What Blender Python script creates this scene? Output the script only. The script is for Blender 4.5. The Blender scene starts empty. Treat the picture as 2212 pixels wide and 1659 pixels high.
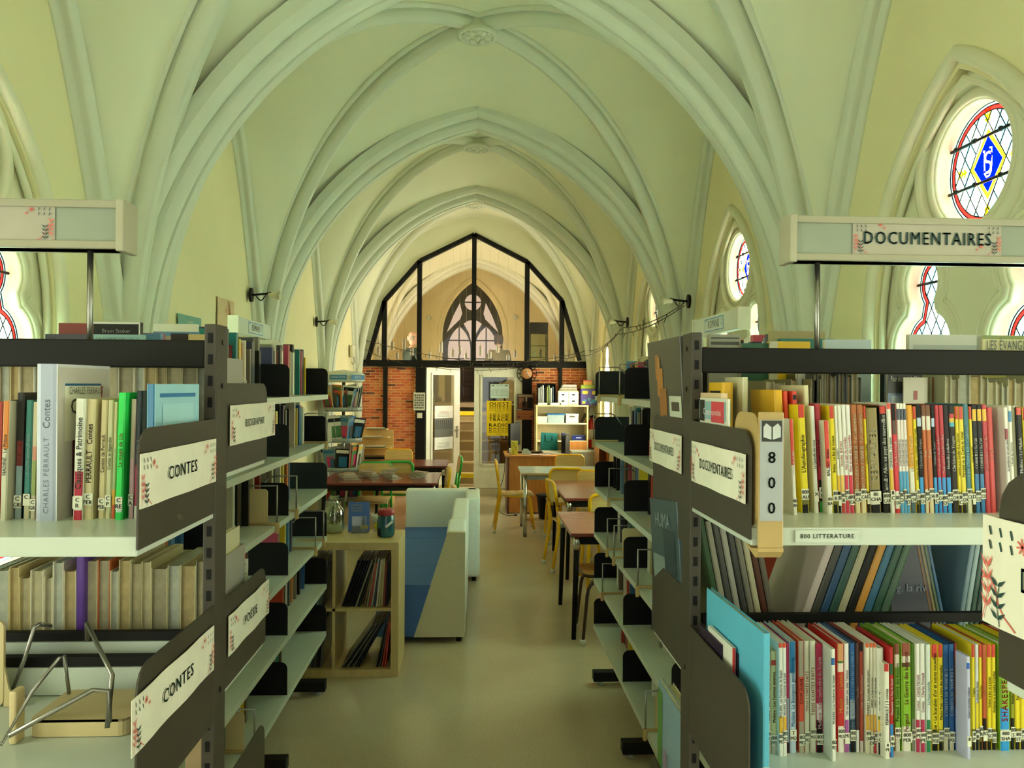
import bpy, bmesh, math, random
from mathutils import Vector, Matrix
from math import pi, sin, cos, sqrt, radians as rad
random.seed(7)
C = bpy.context.scene.collection
SC = bpy.context.scene
F = 1660.0
# ------------------------------------------------------------------ camera
camR = Matrix.Rotation(rad(-2.74), 3, 'Z') @ Matrix.Rotation(rad(90.09), 3, 'X') @ Matrix.Rotation(rad(0.4), 3, 'Z')
CAMZ = 1.76
cd = bpy.data.cameras.new('camera'); cam = bpy.data.objects.new('camera', cd); C.objects.link(cam)
cd.sensor_width = 36; cd.lens = 36 * F / 2212; cd.clip_start = 0.02; cd.clip_end = 200
cam.matrix_world = Matrix.Translation((0, 0, CAMZ)) @ camR.to_4x4()
SC.camera = cam
# ------------------------------------------------------------------ world, light, exposure
SC.view_settings.view_transform = 'Standard'; SC.view_settings.look = 'None'
SC.view_settings.gamma = 1; SC.view_settings.use_curve_mapping = False
SC.view_settings.exposure = 0.88
SC.cycles.use_denoising = True
SC.cycles.diffuse_bounces = 7; SC.cycles.max_bounces = 12; SC.cycles.transparent_max_bounces = 12
SC.cycles.sample_clamp_indirect = 8; SC.cycles.caustics_reflective = False; SC.cycles.caustics_refractive = False
w = bpy.data.worlds.new('sky'); SC.world = w; w.use_nodes = True
nt = w.node_tree; bg = nt.nodes['Background']
bg.inputs['Color'].default_value = (0.84, 0.93, 0.86, 1); bg.inputs['Strength'].default_value = 0.75
def area(name, loc, rot, sx, sy, power, col=(0.93, 1.0, 0.80)):
    l = bpy.data.lights.new(name, 'AREA'); l.shape = 'RECTANGLE'; l.size = sx; l.size_y = sy
    l.energy = power; l.color = col; o = bpy.data.objects.new(name, l); C.objects.link(o)
    o.location = loc; o.rotation_euler = rot
    return o
BAY = 2.65; YC0 = 2.915                       # bay length, centre of the bay the camera looks through first
WINR = [YC0 - 2*BAY, YC0 - BAY, YC0, YC0 + BAY, YC0 + 2*BAY, YC0 + 3*BAY, YC0 + 4*BAY]   # windows of the right wall; the last two are unseen, added to brighten the far end
WINL = [YC0 - 2*BAY, YC0 - BAY, YC0, YC0 + 4*BAY]  # left wall; the last is unseen, added to brighten behind the partition
for y in WINR: area('daylight_fill_right', (2.16, y, 2.0 if y < 12 else 2.45), (0, rad(90), 0), 2.1 if y < 12 else 1.3, 1.3, 75 if y < 1 else 290 if y < 4 else 330 if y < 6 else 180 if y < 12 else 400, (0.95, 1.0, 0.90) if y < 6 else (1.0, .97, .82) if y < 12 else (1.0, 0.88, 0.76))  # lamps for daylight; those at the added windows only brighten the far end
for y in WINL: area('daylight_fill_left', (-2.16, y, 2.0 if y < 12 else 2.45), (0, rad(-90), 0), 2.1 if y < 12 else 1.3, 1.3, 75 if y < 1 else 290 if y < 12 else 400, (0.95, 1.0, 0.90) if y < 6 else (1.0, 0.88, 0.76))  # same on the left, with extra fill through the added far window
area('daylight_end', (-0.07, 16.3, 3.0), (rad(-90), 0, 0), 1.4, 1.9, 5, (1.0, 0.94, 0.90))

# ------------------------------------------------------------------ pixel rays (positions measured in the photograph, at a known depth)
def ray(px, py):
    return camR @ Vector(((px - 1106) / F, -(py - 829.5) / F, -1))
def PY(px, py, Y):
    r = ray(px, py); return Vector((0, 0, CAMZ)) + r * (Y / r.y)
def PX(px, py, X):
    r = ray(px, py); return Vector((0, 0, CAMZ)) + r * (X / r.x)

# ------------------------------------------------------------------ materials
def lin(c):
    c = c / 255.0
    return c / 12.92 if c <= 0.04045 else ((c + 0.055) / 1.055) ** 2.4
def hexc(h):
    return tuple(lin(int(h[i:i + 2], 16)) for i in (0, 2, 4)) + (1,)
_m = {}
def M(h, rough=0.6, metal=0.0, var=0.06, scale=9.0, bump=0.0, trans=0.0, coat=0.0):
    key = (h, rough, metal, var, scale, bump, trans, coat)
    if key in _m: return _m[key]
    m = bpy.data.materials.new('paint_' + h); m.use_nodes = True
    n = m.node_tree.nodes; l = m.node_tree.links; b = n['Principled BSDF']
    b.inputs['Roughness'].default_value = rough; b.inputs['Metallic'].default_value = metal
    b.inputs['Coat Weight'].default_value = coat
    c = hexc(h)
    if max(c[:3]) < .03: b.inputs['Specular IOR Level'].default_value = .25
    tc = n.new('ShaderNodeTexCoord'); no = n.new('ShaderNodeTexNoise'); no.inputs['Scale'].default_value = scale
    no.inputs['Detail'].default_value = 3
    l.new(tc.outputs['Object'], no.inputs['Vector'])
    r = n.new('ShaderNodeValToRGB'); l.new(no.outputs['Fac'], r.inputs['Fac'])
    r.color_ramp.elements[0].position = 0.3; r.color_ramp.elements[1].position = 0.7
    r.color_ramp.elements[0].color = tuple(x * (1 - var) for x in c[:3]) + (1,)
    r.color_ramp.elements[1].color = tuple(min(1, x * (1 + var)) for x in c[:3]) + (1,)
    l.new(r.outputs['Color'], b.inputs['Base Color'])
    if bump:
        bp = n.new('ShaderNodeBump'); bp.inputs['Strength'].default_value = bump; bp.inputs['Distance'].default_value = 0.01
        l.new(no.outputs['Fac'], bp.inputs['Height']); l.new(bp.outputs['Normal'], b.inputs['Normal'])
    _m[key] = m
    return m
def wood(h, h2, rough=0.45, scale=3.0, axis=0):
    key = ('wood', h, h2, rough, scale, axis)
    if key in _m: return _m[key]
    m = bpy.data.materials.new('wood_' + h); m.use_nodes = True
    n = m.node_tree.nodes; l = m.node_tree.links; b = n['Principled BSDF']; b.inputs['Roughness'].default_value = rough
    tc = n.new('ShaderNodeTexCoord'); mp = n.new('ShaderNodeMapping'); s = [14.0, 14.0, 14.0]; s[axis] = 1.2
    mp.inputs['Scale'].default_value = [x * scale / 3 for x in s]
    no = n.new('ShaderNodeTexNoise'); no.inputs['Scale'].default_value = 3.0; no.inputs['Detail'].default_value = 6
    l.new(tc.outputs['Object'], mp.inputs['Vector']); l.new(mp.outputs['Vector'], no.inputs['Vector'])
    r = n.new('ShaderNodeValToRGB'); r.color_ramp.elements[0].position = 0.35; r.color_ramp.elements[1].position = 0.65
    r.color_ramp.elements[0].color = hexc(h2); r.color_ramp.elements[1].color = hexc(h)
    l.new(no.outputs['Fac'], r.inputs['Fac']); l.new(r.outputs['Color'], b.inputs['Base Color'])
    _m[key] = m
    return m
def glassm(h, transp=0.75, rough=0.05, translucent=False, key2=''):
    key = ('glass', h, transp, translucent, key2)
    if key in _m: return _m[key]
    m = bpy.data.materials.new('glass_' + h); m.use_nodes = True
    n = m.node_tree.nodes; l = m.node_tree.links; out = n['Material Output']; n.remove(n['Principled BSDF'])
    mx = n.new('ShaderNodeMixShader'); tr = n.new('ShaderNodeBsdfTransparent'); tr.inputs['Color'].default_value = hexc(h)
    mx.inputs['Fac'].default_value = 1 - transp
    if translucent:
        g = n.new('ShaderNodeBsdfTranslucent'); g.inputs['Color'].default_value = hexc(h)
        tc = n.new('ShaderNodeTexCoord'); no = n.new('ShaderNodeTexNoise'); no.inputs['Scale'].default_value = 22
        no.inputs['Detail'].default_value = 5; l.new(tc.outputs['Object'], no.inputs['Vector'])
        bp = n.new('ShaderNodeBump'); bp.inputs['Strength'].default_value = 0.6; l.new(no.outputs['Fac'], bp.inputs['Height'])
        l.new(bp.outputs['Normal'], g.inputs['Normal'])
    else:
        g = n.new('ShaderNodeBsdfGlossy'); g.inputs['Roughness'].default_value = rough
    l.new(tr.outputs[0], mx.inputs[1]); l.new(g.outputs[0], mx.inputs[2]); l.new(mx.outputs[0], out.inputs['Surface'])
    _m[key] = m
    return m

# ------------------------------------------------------------------ mesh collecting
class MB:
    def __init__(s): s.v = []; s.f = []; s.mi = []; s.cur = 0; s.sm = []; s.smooth = False
    def add(s, vs, fs, mtx=None):
        k = len(s.v)
        for p in vs:
            p = Vector(p)
            s.v.append(mtx @ p if mtx else p)
        for f in fs: s.f.append([i + k for i in f]); s.mi.append(s.cur); s.sm.append(s.smooth)
        return s
    def box(s, x0, x1, y0, y1, z0, z1, mtx=None):
        v = [(x0, y0, z0), (x1, y0, z0), (x1, y1, z0), (x0, y1, z0), (x0, y0, z1), (x1, y0, z1), (x1, y1, z1), (x0, y1, z1)]
        return s.add(v, [(0, 3, 2, 1), (4, 5, 6, 7), (0, 1, 5, 4), (1, 2, 6, 5), (2, 3, 7, 6), (3, 0, 4, 7)], mtx)
    def bbox(s, x0, x1, y0, y1, z0, z1, b=0.004, mtx=None):       # box with chamfered edges
        bm = bmesh.new(); bmesh.ops.create_cube(bm, size=1)
        for q in bm.verts: q.co = Vector(((x0 + x1) / 2 + q.co.x * (x1 - x0), (y0 + y1) / 2 + q.co.y * (y1 - y0), (z0 + z1) / 2 + q.co.z * (z1 - z0)))
        bmesh.ops.bevel(bm, geom=bm.edges[:], offset=b, segments=2, affect='EDGES', profile=0.5)
        bm.verts.index_update(); vs = [q.co.copy() for q in bm.verts]; fs = [[q.index for q in f.verts] for f in bm.faces]; bm.free()
        return s.add(vs, fs, mtx)
    def prism(s, poly, lo, hi, axis='z', mtx=None):                 # polygon in the two other axes
        def P(a, b, c): return {'z': (a, b, c), 'y': (a, c, b), 'x': (c, a, b)}[axis]
        n = len(poly); v = [P(a, b, lo) for a, b in poly] + [P(a, b, hi) for a, b in poly]
        fs = [list(range(n))[::-1], list(range(n, 2 * n))] + [(i, (i + 1) % n, (i + 1) % n + n, i + n) for i in range(n)]
        return s.add(v, fs, mtx)
    def tube(s, pts, r, n=8, mtx=None, cap=True, closed=False):
        pts = [Vector(p) for p in pts]; vs = []; fs = []; m = len(pts)
        rr = r if isinstance(r, (list, tuple)) else [r] * m
        up = None
        for i, p in enumerate(pts):
            a = pts[(i - 1) % m] if (i or closed) else p; b = pts[(i + 1) % m] if (i < m - 1 or closed) else p
            t = (b - a).normalized()
            if up is None: up = Vector((0, 0, 1)) if abs(t.z) < 0.9 else Vector((1, 0, 0))
            x = t.cross(up).normalized(); y = x.cross(t).normalized(); up = y
            for k in range(n):
                q = 2 * pi * k / n; vs.append(p + x * cos(q) * rr[i] + y * sin(q) * rr[i])
        for i in range(m if closed else m - 1):
            j = (i + 1) % m
            for k in range(n): fs.append((i * n + k, i * n + (k + 1) % n, j * n + (k + 1) % n, j * n + k))
        if cap and not closed: fs += [list(range(n))[::-1], list(range((m - 1) * n, m * n))]
        o = s.smooth; s.smooth = True; s.add(vs, fs, mtx); s.smooth = o
        return s
    def lathe(s, prof, n=24, mtx=None, cx=0, cy=0):
        vs = []; fs = []
        for r, z in prof:
            for k in range(n): vs.append((cx + r * cos(2 * pi * k / n), cy + r * sin(2 * pi * k / n), z))
        for i in range(len(prof) - 1):
            for k in range(n): fs.append((i * n + k, i * n + (k + 1) % n, (i + 1) * n + (k + 1) % n, (i + 1) * n + k))
        if prof[0][0] > 1e-4: fs.append(list(range(n))[::-1])
        if prof[-1][0] > 1e-4: fs.append(list(range((len(prof) - 1) * n, len(prof) * n)))
        o = s.smooth; s.smooth = True; s.add(vs, fs, mtx); s.smooth = o
        return s
    def ball(s, c, r, n=12, m=8, sq=(1, 1, 1), mtx=None):
        prof = [(max(1e-5, sin(pi * i / m)), -cos(pi * i / m)) for i in range(m + 1)]
        q = Matrix.Translation(c) @ Matrix.Diagonal((r * sq[0], r * sq[1], r * sq[2], 1))
        return s.lathe(prof, n, (mtx @ q) if mtx else q)
    def build(s, name, mats, parent=None, smooth=False):
        me = bpy.data.meshes.new(name); me.from_pydata([tuple(p) for p in s.v], [], s.f)
        if not isinstance(mats, (list, tuple)): mats = [mats]
        for m in mats: me.materials.append(m)
        me.polygons.foreach_set('material_index', s.mi)
        me.polygons.foreach_set('use_smooth', [smooth or q for q in s.sm])
        me.update()
        o = bpy.data.objects.new(name, me); C.objects.link(o)
        if parent: o.parent = parent
        return o
def tag(o, label=None, cat=None, group=None, kind=None):
    for k, q in (('label', label), ('category', cat), ('group', group), ('kind', kind)):
        if q: o[k] = q
    return o
def thing(name, label, cat, loc=(0, 0, 0), rz=0, group=None):
    o = bpy.data.objects.new(name, None); C.objects.link(o); o.location = loc; o.rotation_euler = (0, 0, rz); o.empty_display_size = 0.1
    return tag(o, label, cat, group)
def inst(name, mesh, parent=None, mtx=None, mat=None):
    o = bpy.data.objects.new(name, mesh); C.objects.link(o)
    if parent: o.parent = parent
    if mtx is not None: o.matrix_local = mtx
    if mat is not None and len(o.material_slots):
        o.material_slots[0].link = 'OBJECT'; o.material_slots[0].material = mat
    return o
def copy_tree(o, parent=None):
    c = o.copy(); C.objects.link(c)
    if parent: c.parent = parent
    for ch in list(o.children): copy_tree(ch, c)
    return c
def frame(o, right, up):                                            # matrix: x = right, y = up, z = towards the viewer
    r = Vector(right).normalized(); u = Vector(up); u = (u - r * u.dot(r)).normalized(); n = r.cross(u)
    m = Matrix((r, u, n)).transposed().to_4x4(); m.translation = Vector(o)
    return m
_txt = {}
BLANK = M('2c332c', 0.7)
def textmesh(s, bold=0.0, squeeze=1.0):                             # lettering, centred, letter height about 1
    key = (s, bold, squeeze)
    if key in _txt: return _txt[key]
    cu = bpy.data.curves.new('lettering', 'FONT'); cu.body = s; cu.size = 1.4; cu.align_x = 'CENTER'; cu.align_y = 'CENTER'
    cu.resolution_u = 2; cu.space_line = 0.85; cu.space_character = 1.18 if s.isupper() and len(s) > 4 else 1.0
    o = bpy.data.objects.new('lettering', cu)
    me = bpy.data.meshes.new_from_object(o); bpy.data.objects.remove(o)
    me.materials.clear(); me.materials.append(BLANK)
    xs = [q.co.x for q in me.vertices] or [0]
    if bold:
        n = len(me.vertices); fs = [list(p.vertices) for p in me.polygons]; co = [q.co.copy() for q in me.vertices]
        me = bpy.data.meshes.new('lettering'); me.from_pydata([c + Vector((d * bold, 0, abs(d) * .00004)) for d in (-1, 0, 1) for c in co], [], [[i + j * n for i in f] for j in range(3) for f in fs]); me.materials.append(BLANK)
    wd = max(xs) - min(xs) + 2 * bold; mid = (max(xs) + min(xs)) / 2
    for q in me.vertices: q.co.x -= mid
    _txt[key] = (me, max(wd, 0.01))
    return _txt[key]
def put_text(s, parent, mtx, h, mat, maxw=None, bold=0.0, name='lettering', sx=None):
    me, wd = textmesh(s, bold)
    k = h if sx is None else sx
    if maxw and wd * k > maxw: k = maxw / wd
    return inst(name, me, parent, mtx @ Matrix.Diagonal((k, h if sx is not None or maxw is None or wd * h <= maxw else h, 1, 1)), mat)
def curve_plate(name, splines, depth, mtx, mat, bevel=0.0, parent=None, res=1):
    # flat plate with holes (first outline, then the openings), extruded both ways by depth/2
    cu = bpy.data.curves.new(name, 'CURVE'); cu.dimensions = '2D'; cu.fill_mode = 'BOTH'; cu.extrude = depth / 2
    cu.bevel_depth = bevel; cu.bevel_resolution = res; cu.offset = -bevel
    for pts in splines:
        sp = cu.splines.new('POLY'); sp.points.add(len(pts) - 1); sp.use_cyclic_u = True
        for i, (a, b) in enumerate(pts): sp.points[i].co = (a, b, 0, 1)
    o = bpy.data.objects.new(name, cu); me = bpy.data.meshes.new_from_object(o); bpy.data.objects.remove(o)
    me.name = name; me.materials.clear(); me.materials.append(mat)
    o = bpy.data.objects.new(name, me); C.objects.link(o)
    if parent: o.parent = parent
    o.matrix_local = mtx
    return o
def arc(cx, cy, r, a0, a1, n):
    return [(cx + r * cos(rad(a0 + (a1 - a0) * i / n)), cy + r * sin(rad(a0 + (a1 - a0) * i / n))) for i in range(n + 1)]
def rrect(x0, x1, y0, y1, r, n=4):
    return arc(x1 - r, y1 - r, r, 0, 90, n) + arc(x0 + r, y1 - r, r, 90, 180, n) + arc(x0 + r, y0 + r, r, 180, 270, n) + arc(x1 - r, y0 + r, r, 270, 360, n)

# palette
VAULT = M('d6d9c8', 0.75, var=0.025, scale=2.0, bump=0.02); WEB = M('e2e2c8', 0.8, var=0.035, scale=1.6, bump=0.02)
WALL = M('e6ddb2', 0.8, var=0.05, scale=1.3, bump=0.02); STONE = M('dcd8bd', 0.75, var=0.03, scale=4, bump=0.03)
BROWN = M('3e382c', 0.5, var=0.03, scale=60); DARK = M('100e09', 0.6); BLACK = M('070605', 0.5)
SHELFW = M('c6cec2', 0.28, var=0.015, scale=3); STEEL = M('9a9890', 0.3, 0.9); BEIGE = M('cdb98a', 0.4); PAPER = M('d6cfb2', 0.75, var=.1, scale=40); PAPER2 = M('c0b892', 0.75, var=.1, scale=40); PAPER3 = M('cfcfc0', .75, var=.08, scale=40)
CARD = M('e6e2d0', 0.45, var=0.04, scale=20); CHROME = M('c8c8c4', 0.15, 1.0)
REDINK = M('d9675c', 0.6); GREENINK = M('24443f', 0.6); WHITE = M('e4e6de', 0.4)

# ================================================================== ROOM SHELL
Z0 = 1.79; RW = 2.41; CXA = 0.538; HA = 2.37; HC = 2.62; HW = 2.2; W = 1.872; HB = BAY / 2
def prof(s):
    s = min(1, max(0, s)); return sqrt(max(0, RW * RW - (s * W + CXA) ** 2)) / sqrt(RW * RW - CXA * CXA)
def dia(s): return HC * sqrt(max(0, 1 - s * s))
def wallz(v): return 2.3 * max(0, 1 - (abs(v) / .92) ** 1.8)
def webz(u, v, k=0):
    blind = k == 3 and v > 0                                        # the bay closed by the partition keeps its height there
    u = abs(u); v = abs(v)
    if v >= u:
        t = (v - u) / max(1e-6, 1 - u); t = t * t * (3 - 2 * t) * .5 + t * .5
        return Z0 + dia(u) + (0 if blind else (prof(u) * HA - dia(u)) * t)
    t = (u - v) / max(1e-6, 1 - v)
    return Z0 + dia(v) + (wallz(v) - dia(v)) * t
YMIN = YC0 - 2.5 * BAY; YEND = 15.9
def make_vault():
    N = 22
    par = [sin(pi / 2 * i / N) for i in range(-N, N + 1)]
    b = MB(); b.smooth = True
    k = -2
    while YC0 + (k - 0.5) * BAY < YEND:
        yc = YC0 + k * BAY; vs = []; fs = []
        for v in par:
            for u in par: vs.append((u * 1.9, yc + v * HB, webz(u, v, k)))
        m = 2 * N + 1
        for j in range(2 * N):
            for i in range(2 * N):
                a = j * m + i; c = a + 1; d = a + m + 1; e = a + m
                if (i < N) == (j < N): fs += [(a, c, d), (a, d, e)]
                else: fs += [(a, c, e), (c, d, e)]
        b.add(vs, fs); k += 1
    return tag(b.build('ceiling', WEB), kind='structure')
ceiling = make_vault()
def sweep(b, path, lateral, profile, inward):
    # sweep an open moulding profile (a = sideways, h = towards the room) along a path
    path = [Vector(p) for p in path]; L = Vector(lateral).normalized(); vs = []; fs = []; m = len(profile)
    for i, p in enumerate(path):
        t = (path[min(i + 1, len(path) - 1)] - path[max(i - 1, 0)]).normalized()
        nrm = t.cross(L).normalized()
        if nrm.dot(inward(p)) < 0: nrm = -nrm
        for a, h in profile: vs.append(p + L * a + nrm * h)
    for i in range(len(path) - 1):
        for k in range(m - 1):
            if profile[k] == profile[k + 1]: continue
            fs.append((i * m + k, i * m + k + 1, (i + 1) * m + k + 1, (i + 1) * m + k))
    b.smooth = True; b.add(vs, fs)
half = [(-.20, -.06), (-.20, .012), (-.20, .012), (-.185, .04), (-.16, .056), (-.135, .056), (-.120, .045), (-.120, .045), (-.118, .022), (-.118, .022), (-.100, .022), (-.100, .022), (-.096, .070), (-.096, .070), (-.088, .094), (-.070, .112), (-.048, .118), (-.048, .118), (-.046, .104), (-.046, .104), (-.036, .104), (-.036, .104), (-.034, .126), (-.034, .126), (0, .130)]
TPROF = half + [(-a, h) for a, h in half[:-1][::-1]]
hd = [(-.10, -.05), (-.10, .018), (-.10, .018), (-.09, .034), (-.074, .036), (-.074, .036), (-.072, .016), (-.072, .016), (-.058, .016), (-.058, .016), (-.056, .050), (-.056, .050), (-.05, .074), (-.034, .094), (-.012, .102), (0, .112)]
DPROF = hd + [(-a, h) for a, h in hd[:-1][::-1]]
hf = [(-.075, -.03), (-.075, .02), (-.055, .04), (-.03, .03), (-.022, .04), (-.012, .06), (0, .065)]
FPROF = hf + [(-a, h) for a, h in hf[:-1][::-1]]
nb = int((YEND - YC0) / BAY + 1.5)
for k in range(-2, nb + 1):
    y = YC0 + (k - 0.5) * BAY
    if y > YEND - 0.1: break
    if k == 4: continue
    b = MB(); N = 26
    path = [(W, y, 0), (W, y, 0.9)] + [(W * sin(pi / 2 * (1 - i / N)), y, Z0 + prof(sin(pi / 2 * (1 - i / N))) * HA) for i in range(N + 1)]
    for side in (1, -1): sweep(b, [(side * p[0], p[1], p[2]) for p in path], (0, 1, 0), TPROF, lambda p: Vector((-p.x, 0, 2.0 - p.z)))
    b.build('transverse_arch', VAULT, ceiling)
for k in range(-2, nb):
    yc = YC0 + k * BAY; N = 24
    for sx in (1, -1):
        for sy in (1, -1):
            b = MB(); pts = []
            for i in range(N + 1):
                s = sin(pi / 2 * (1 - i / N)); pts.append((sx * 1.85 * s, yc + sy * s * (HB - .13 * s ** 3), webz(s, s)))
            pts = [(pts[0][0], pts[0][1], 0), (pts[0][0], pts[0][1], .9)] + pts
            sweep(b, pts, Vector((sy * HB, -sx * 1.87, 0)), DPROF, lambda p, yc=yc: Vector((-p.x, yc - p.y, 1.8 - p.z)))
            b.build('diagonal_rib', VAULT, ceiling)
        b = MB(); N2 = 20; pts = [(sx * 1.875, yc - HB * .92, 0), (sx * 1.875, yc - HB * .92, .9)]
        for i in range(2 * N2 + 1):
            v = i / N2 - 1; v = (abs(v) ** .8) * (1 if v > 0 else -1); pts.append((sx * 1.875, yc + v * .92 * HB, Z0 + wallz(v * .92)))
        pts += [(sx * 1.875, yc + HB * .92, .9), (sx * 1.875, yc + HB * .92, 0)]
        sweep(b, pts, (1, 0, 0), FPROF, lambda p, yc=yc: Vector((0, yc - p.y, 1.6 - p.z)))
        b.build('wall_rib', VAULT, ceiling)
    b = MB(); z = Z0 + HC + .03; mt = Matrix.Translation((0, yc, z)) @ Matrix.Scale(1.14, 4) @ Matrix.Translation((0, 0, -z))
    b.lathe([(.07, z + .02), (.075, z - .05), (.105, z - .11), (.125, z - .12), (.128, z - .145), (.11, z - .15), (.1, z - .14), (.001, z - .14)], 28, mt)
    bs = b.build('boss', VAULT, ceiling)
    b = MB(); z -= .02; b.ball((0, yc, z - .145), .026, 10, 6)
    for q in range(6):
        a = q * pi / 3
        for da, rr, s in ((0, .075, .030), (.35, .10, .019), (-.35, .10, .019)):
            b.ball((rr * cos(a + da), yc + rr * sin(a + da), z - .145), s, 8, 6, (1, 1, .7))
    b.build('petals', VAULT, bs)
# ------------------------------------------------------------------ floor, walls
def floor_mat():
    m = bpy.data.materials.new('speckled_lino'); m.use_nodes = True; n = m.node_tree.nodes; l = m.node_tree.links; b = n['Principled BSDF']
    tc = n.new('ShaderNodeTexCoord'); a = n.new('ShaderNodeTexNoise'); a.inputs['Scale'].default_value = 0.9; a.inputs['Detail'].default_value = 4
    c = n.new('ShaderNodeTexNoise'); c.inputs['Scale'].default_value = 160; c.inputs['Detail'].default_value = 2
    l.new(tc.outputs['Object'], a.inputs['Vector']); l.new(tc.outputs['Object'], c.inputs['Vector'])
    r = n.new('ShaderNodeValToRGB'); r.color_ramp.elements[0].position = .35; r.color_ramp.elements[1].position = .7
    r.color_ramp.elements[0].color = hexc('bcab8e'); r.color_ramp.elements[1].color = hexc('cabca0'); l.new(a.outputs['Fac'], r.inputs['Fac'])
    r2 = n.new('ShaderNodeValToRGB'); r2.color_ramp.elements[0].position = .38; r2.color_ramp.elements[1].position = .5
    r2.color_ramp.elements[0].color = (.8, .8, .8, 1); r2.color_ramp.elements[1].color = (1, 1, 1, 1); l.new(c.outputs['Fac'], r2.inputs['Fac'])
    mx = n.new('ShaderNodeMix'); mx.data_type = 'RGBA'; mx.blend_type = 'MULTIPLY'; mx.inputs[0].default_value = 1
    l.new(r.outputs['Color'], mx.inputs[6]); l.new(r2.outputs['Color'], mx.inputs[7]); l.new(mx.outputs[2], b.inputs['Base Color'])
    b.inputs['Roughness'].default_value = 0.21
    return m
b = MB(); b.box(-2.2, 2.2, YMIN, 16.3, -.1, 0); tag(b.build('floor', floor_mat()), kind='structure')
def pointed(c, hw, zs, za, zb, n=14):                               # outline of a pointed opening, counter-clockwise from the lower right
    k = ((za - zs) ** 2 - hw * hw) / (2 * hw); R = hw + k; e = math.degrees(math.atan2(za - zs, k))
    r = [(c + hw, zb)] + arc(c - k, zs, R, 0, e, n)
    l = [(2 * c - p[0], p[1]) for p in r[::-1]][1:]
    return r + l
def trefoil(c):
    r = [(.21, 1.0), (.21, 1.90)] + arc(.06, 1.93, .15, 0, 72, 7) + arc(0, 2.215, .118, -42, 90, 9)
    l = [(-p[0], p[1]) for p in r[::-1]][1:]
    return [(c + a, z) for a, z in r + l]
def inset(poly, d):
    n = len(poly); out = []
    A = sum(poly[i][0] * poly[(i + 1) % n][1] - poly[(i + 1) % n][0] * poly[i][1] for i in range(n))
    sg = 1 if A > 0 else -1
    for i in range(n):
        p = Vector(poly[i - 1]); q = Vector(poly[i]); r = Vector(poly[(i + 1) % n])
        a = (q - p); c = (r - q)
        a = a.normalized() if a.length > 1e-6 else c.normalized(); c = c.normalized() if c.length > 1e-6 else a
        n1 = Vector((-a.y, a.x)) * sg; n2 = Vector((-c.y, c.x)) * sg; m = n1 + n2
        if m.length < 1e-4: m = n1
        m.normalize(); k = 1 / max(0.45, m.dot(n1)); out.append(tuple(q + m * d * k))
    return out
def clip(subj, cl):                                                 # clip polygon by a convex counter-clockwise one
    out = list(subj)
    for i in range(len(cl)):
        a = cl[i]; b_ = cl[(i + 1) % len(cl)]; inp = out; out = []
        if not inp: break
        f = lambda p: (b_[0] - a[0]) * (p[1] - a[1]) - (b_[1] - a[1]) * (p[0] - a[0])
        for j in range(len(inp)):
            p = inp[j - 1]; q = inp[j]; fp = f(p); fq = f(q)
            if (fp >= 0) != (fq >= 0): t = fp / (fp - fq); out.append((p[0] + (q[0] - p[0]) * t, p[1] + (q[1] - p[1]) * t))
            if fq >= 0: out.append(q)
    return out
def parea(p): return abs(sum(p[i - 1][0] * p[i][1] - p[i][0] * p[i - 1][1] for i in range(len(p)))) / 2
GP = glassm('a9beb2', .30, translucent=True); GB = glassm('6f929c', .30, translucent=True)
CLEAR = glassm('f2f4ee', .94, .05, key2='clear')  # unseen windows are glazed clear to let more light into the room
GR = glassm('a80c0a', .35, translucent=True); GBL = glassm('0c3cb4', .3, translucent=True); GG = glassm('b87c08', .3, translucent=True)
GPK = glassm('d09cb0', .3, translucent=True)
GGS = glassm('e8a008', .85, translucent=True, key2='s')
LEAD = M('1c2420', .6)
def ringmesh(b, o1, o2, x0, x1, S):
    n = len(o1)
    for i in range(n):
        j = (i + 1) % n
        b.add([S(x0, *o1[i]), S(x0, *o1[j]), S(x0, *o2[j]), S(x0, *o2[i])], [(0, 1, 2, 3)])
def sprig(b, S, X, c, d, L):                                        # a leafy gold sprig painted on the glass
    d = Vector(d); p = Vector((d.y, -d.x))
    def leaf(o, t, l, w_):
        q = Vector((-t.y, t.x)); o = Vector(o); pts = [o, o + t * l * .5 + q * w_, o + t * l, o + t * l * .5 - q * w_]
        b.add([S(X, *v) for v in pts], [(0, 1, 2, 3)])
    c = Vector(c); leaf(c, d, L, .006)
    for k in (.25, .5, .72):
        for s_ in (1, -1): leaf(c + d * L * k, (d + p * s_ * .9).normalized(), L * .38, .006)
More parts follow.
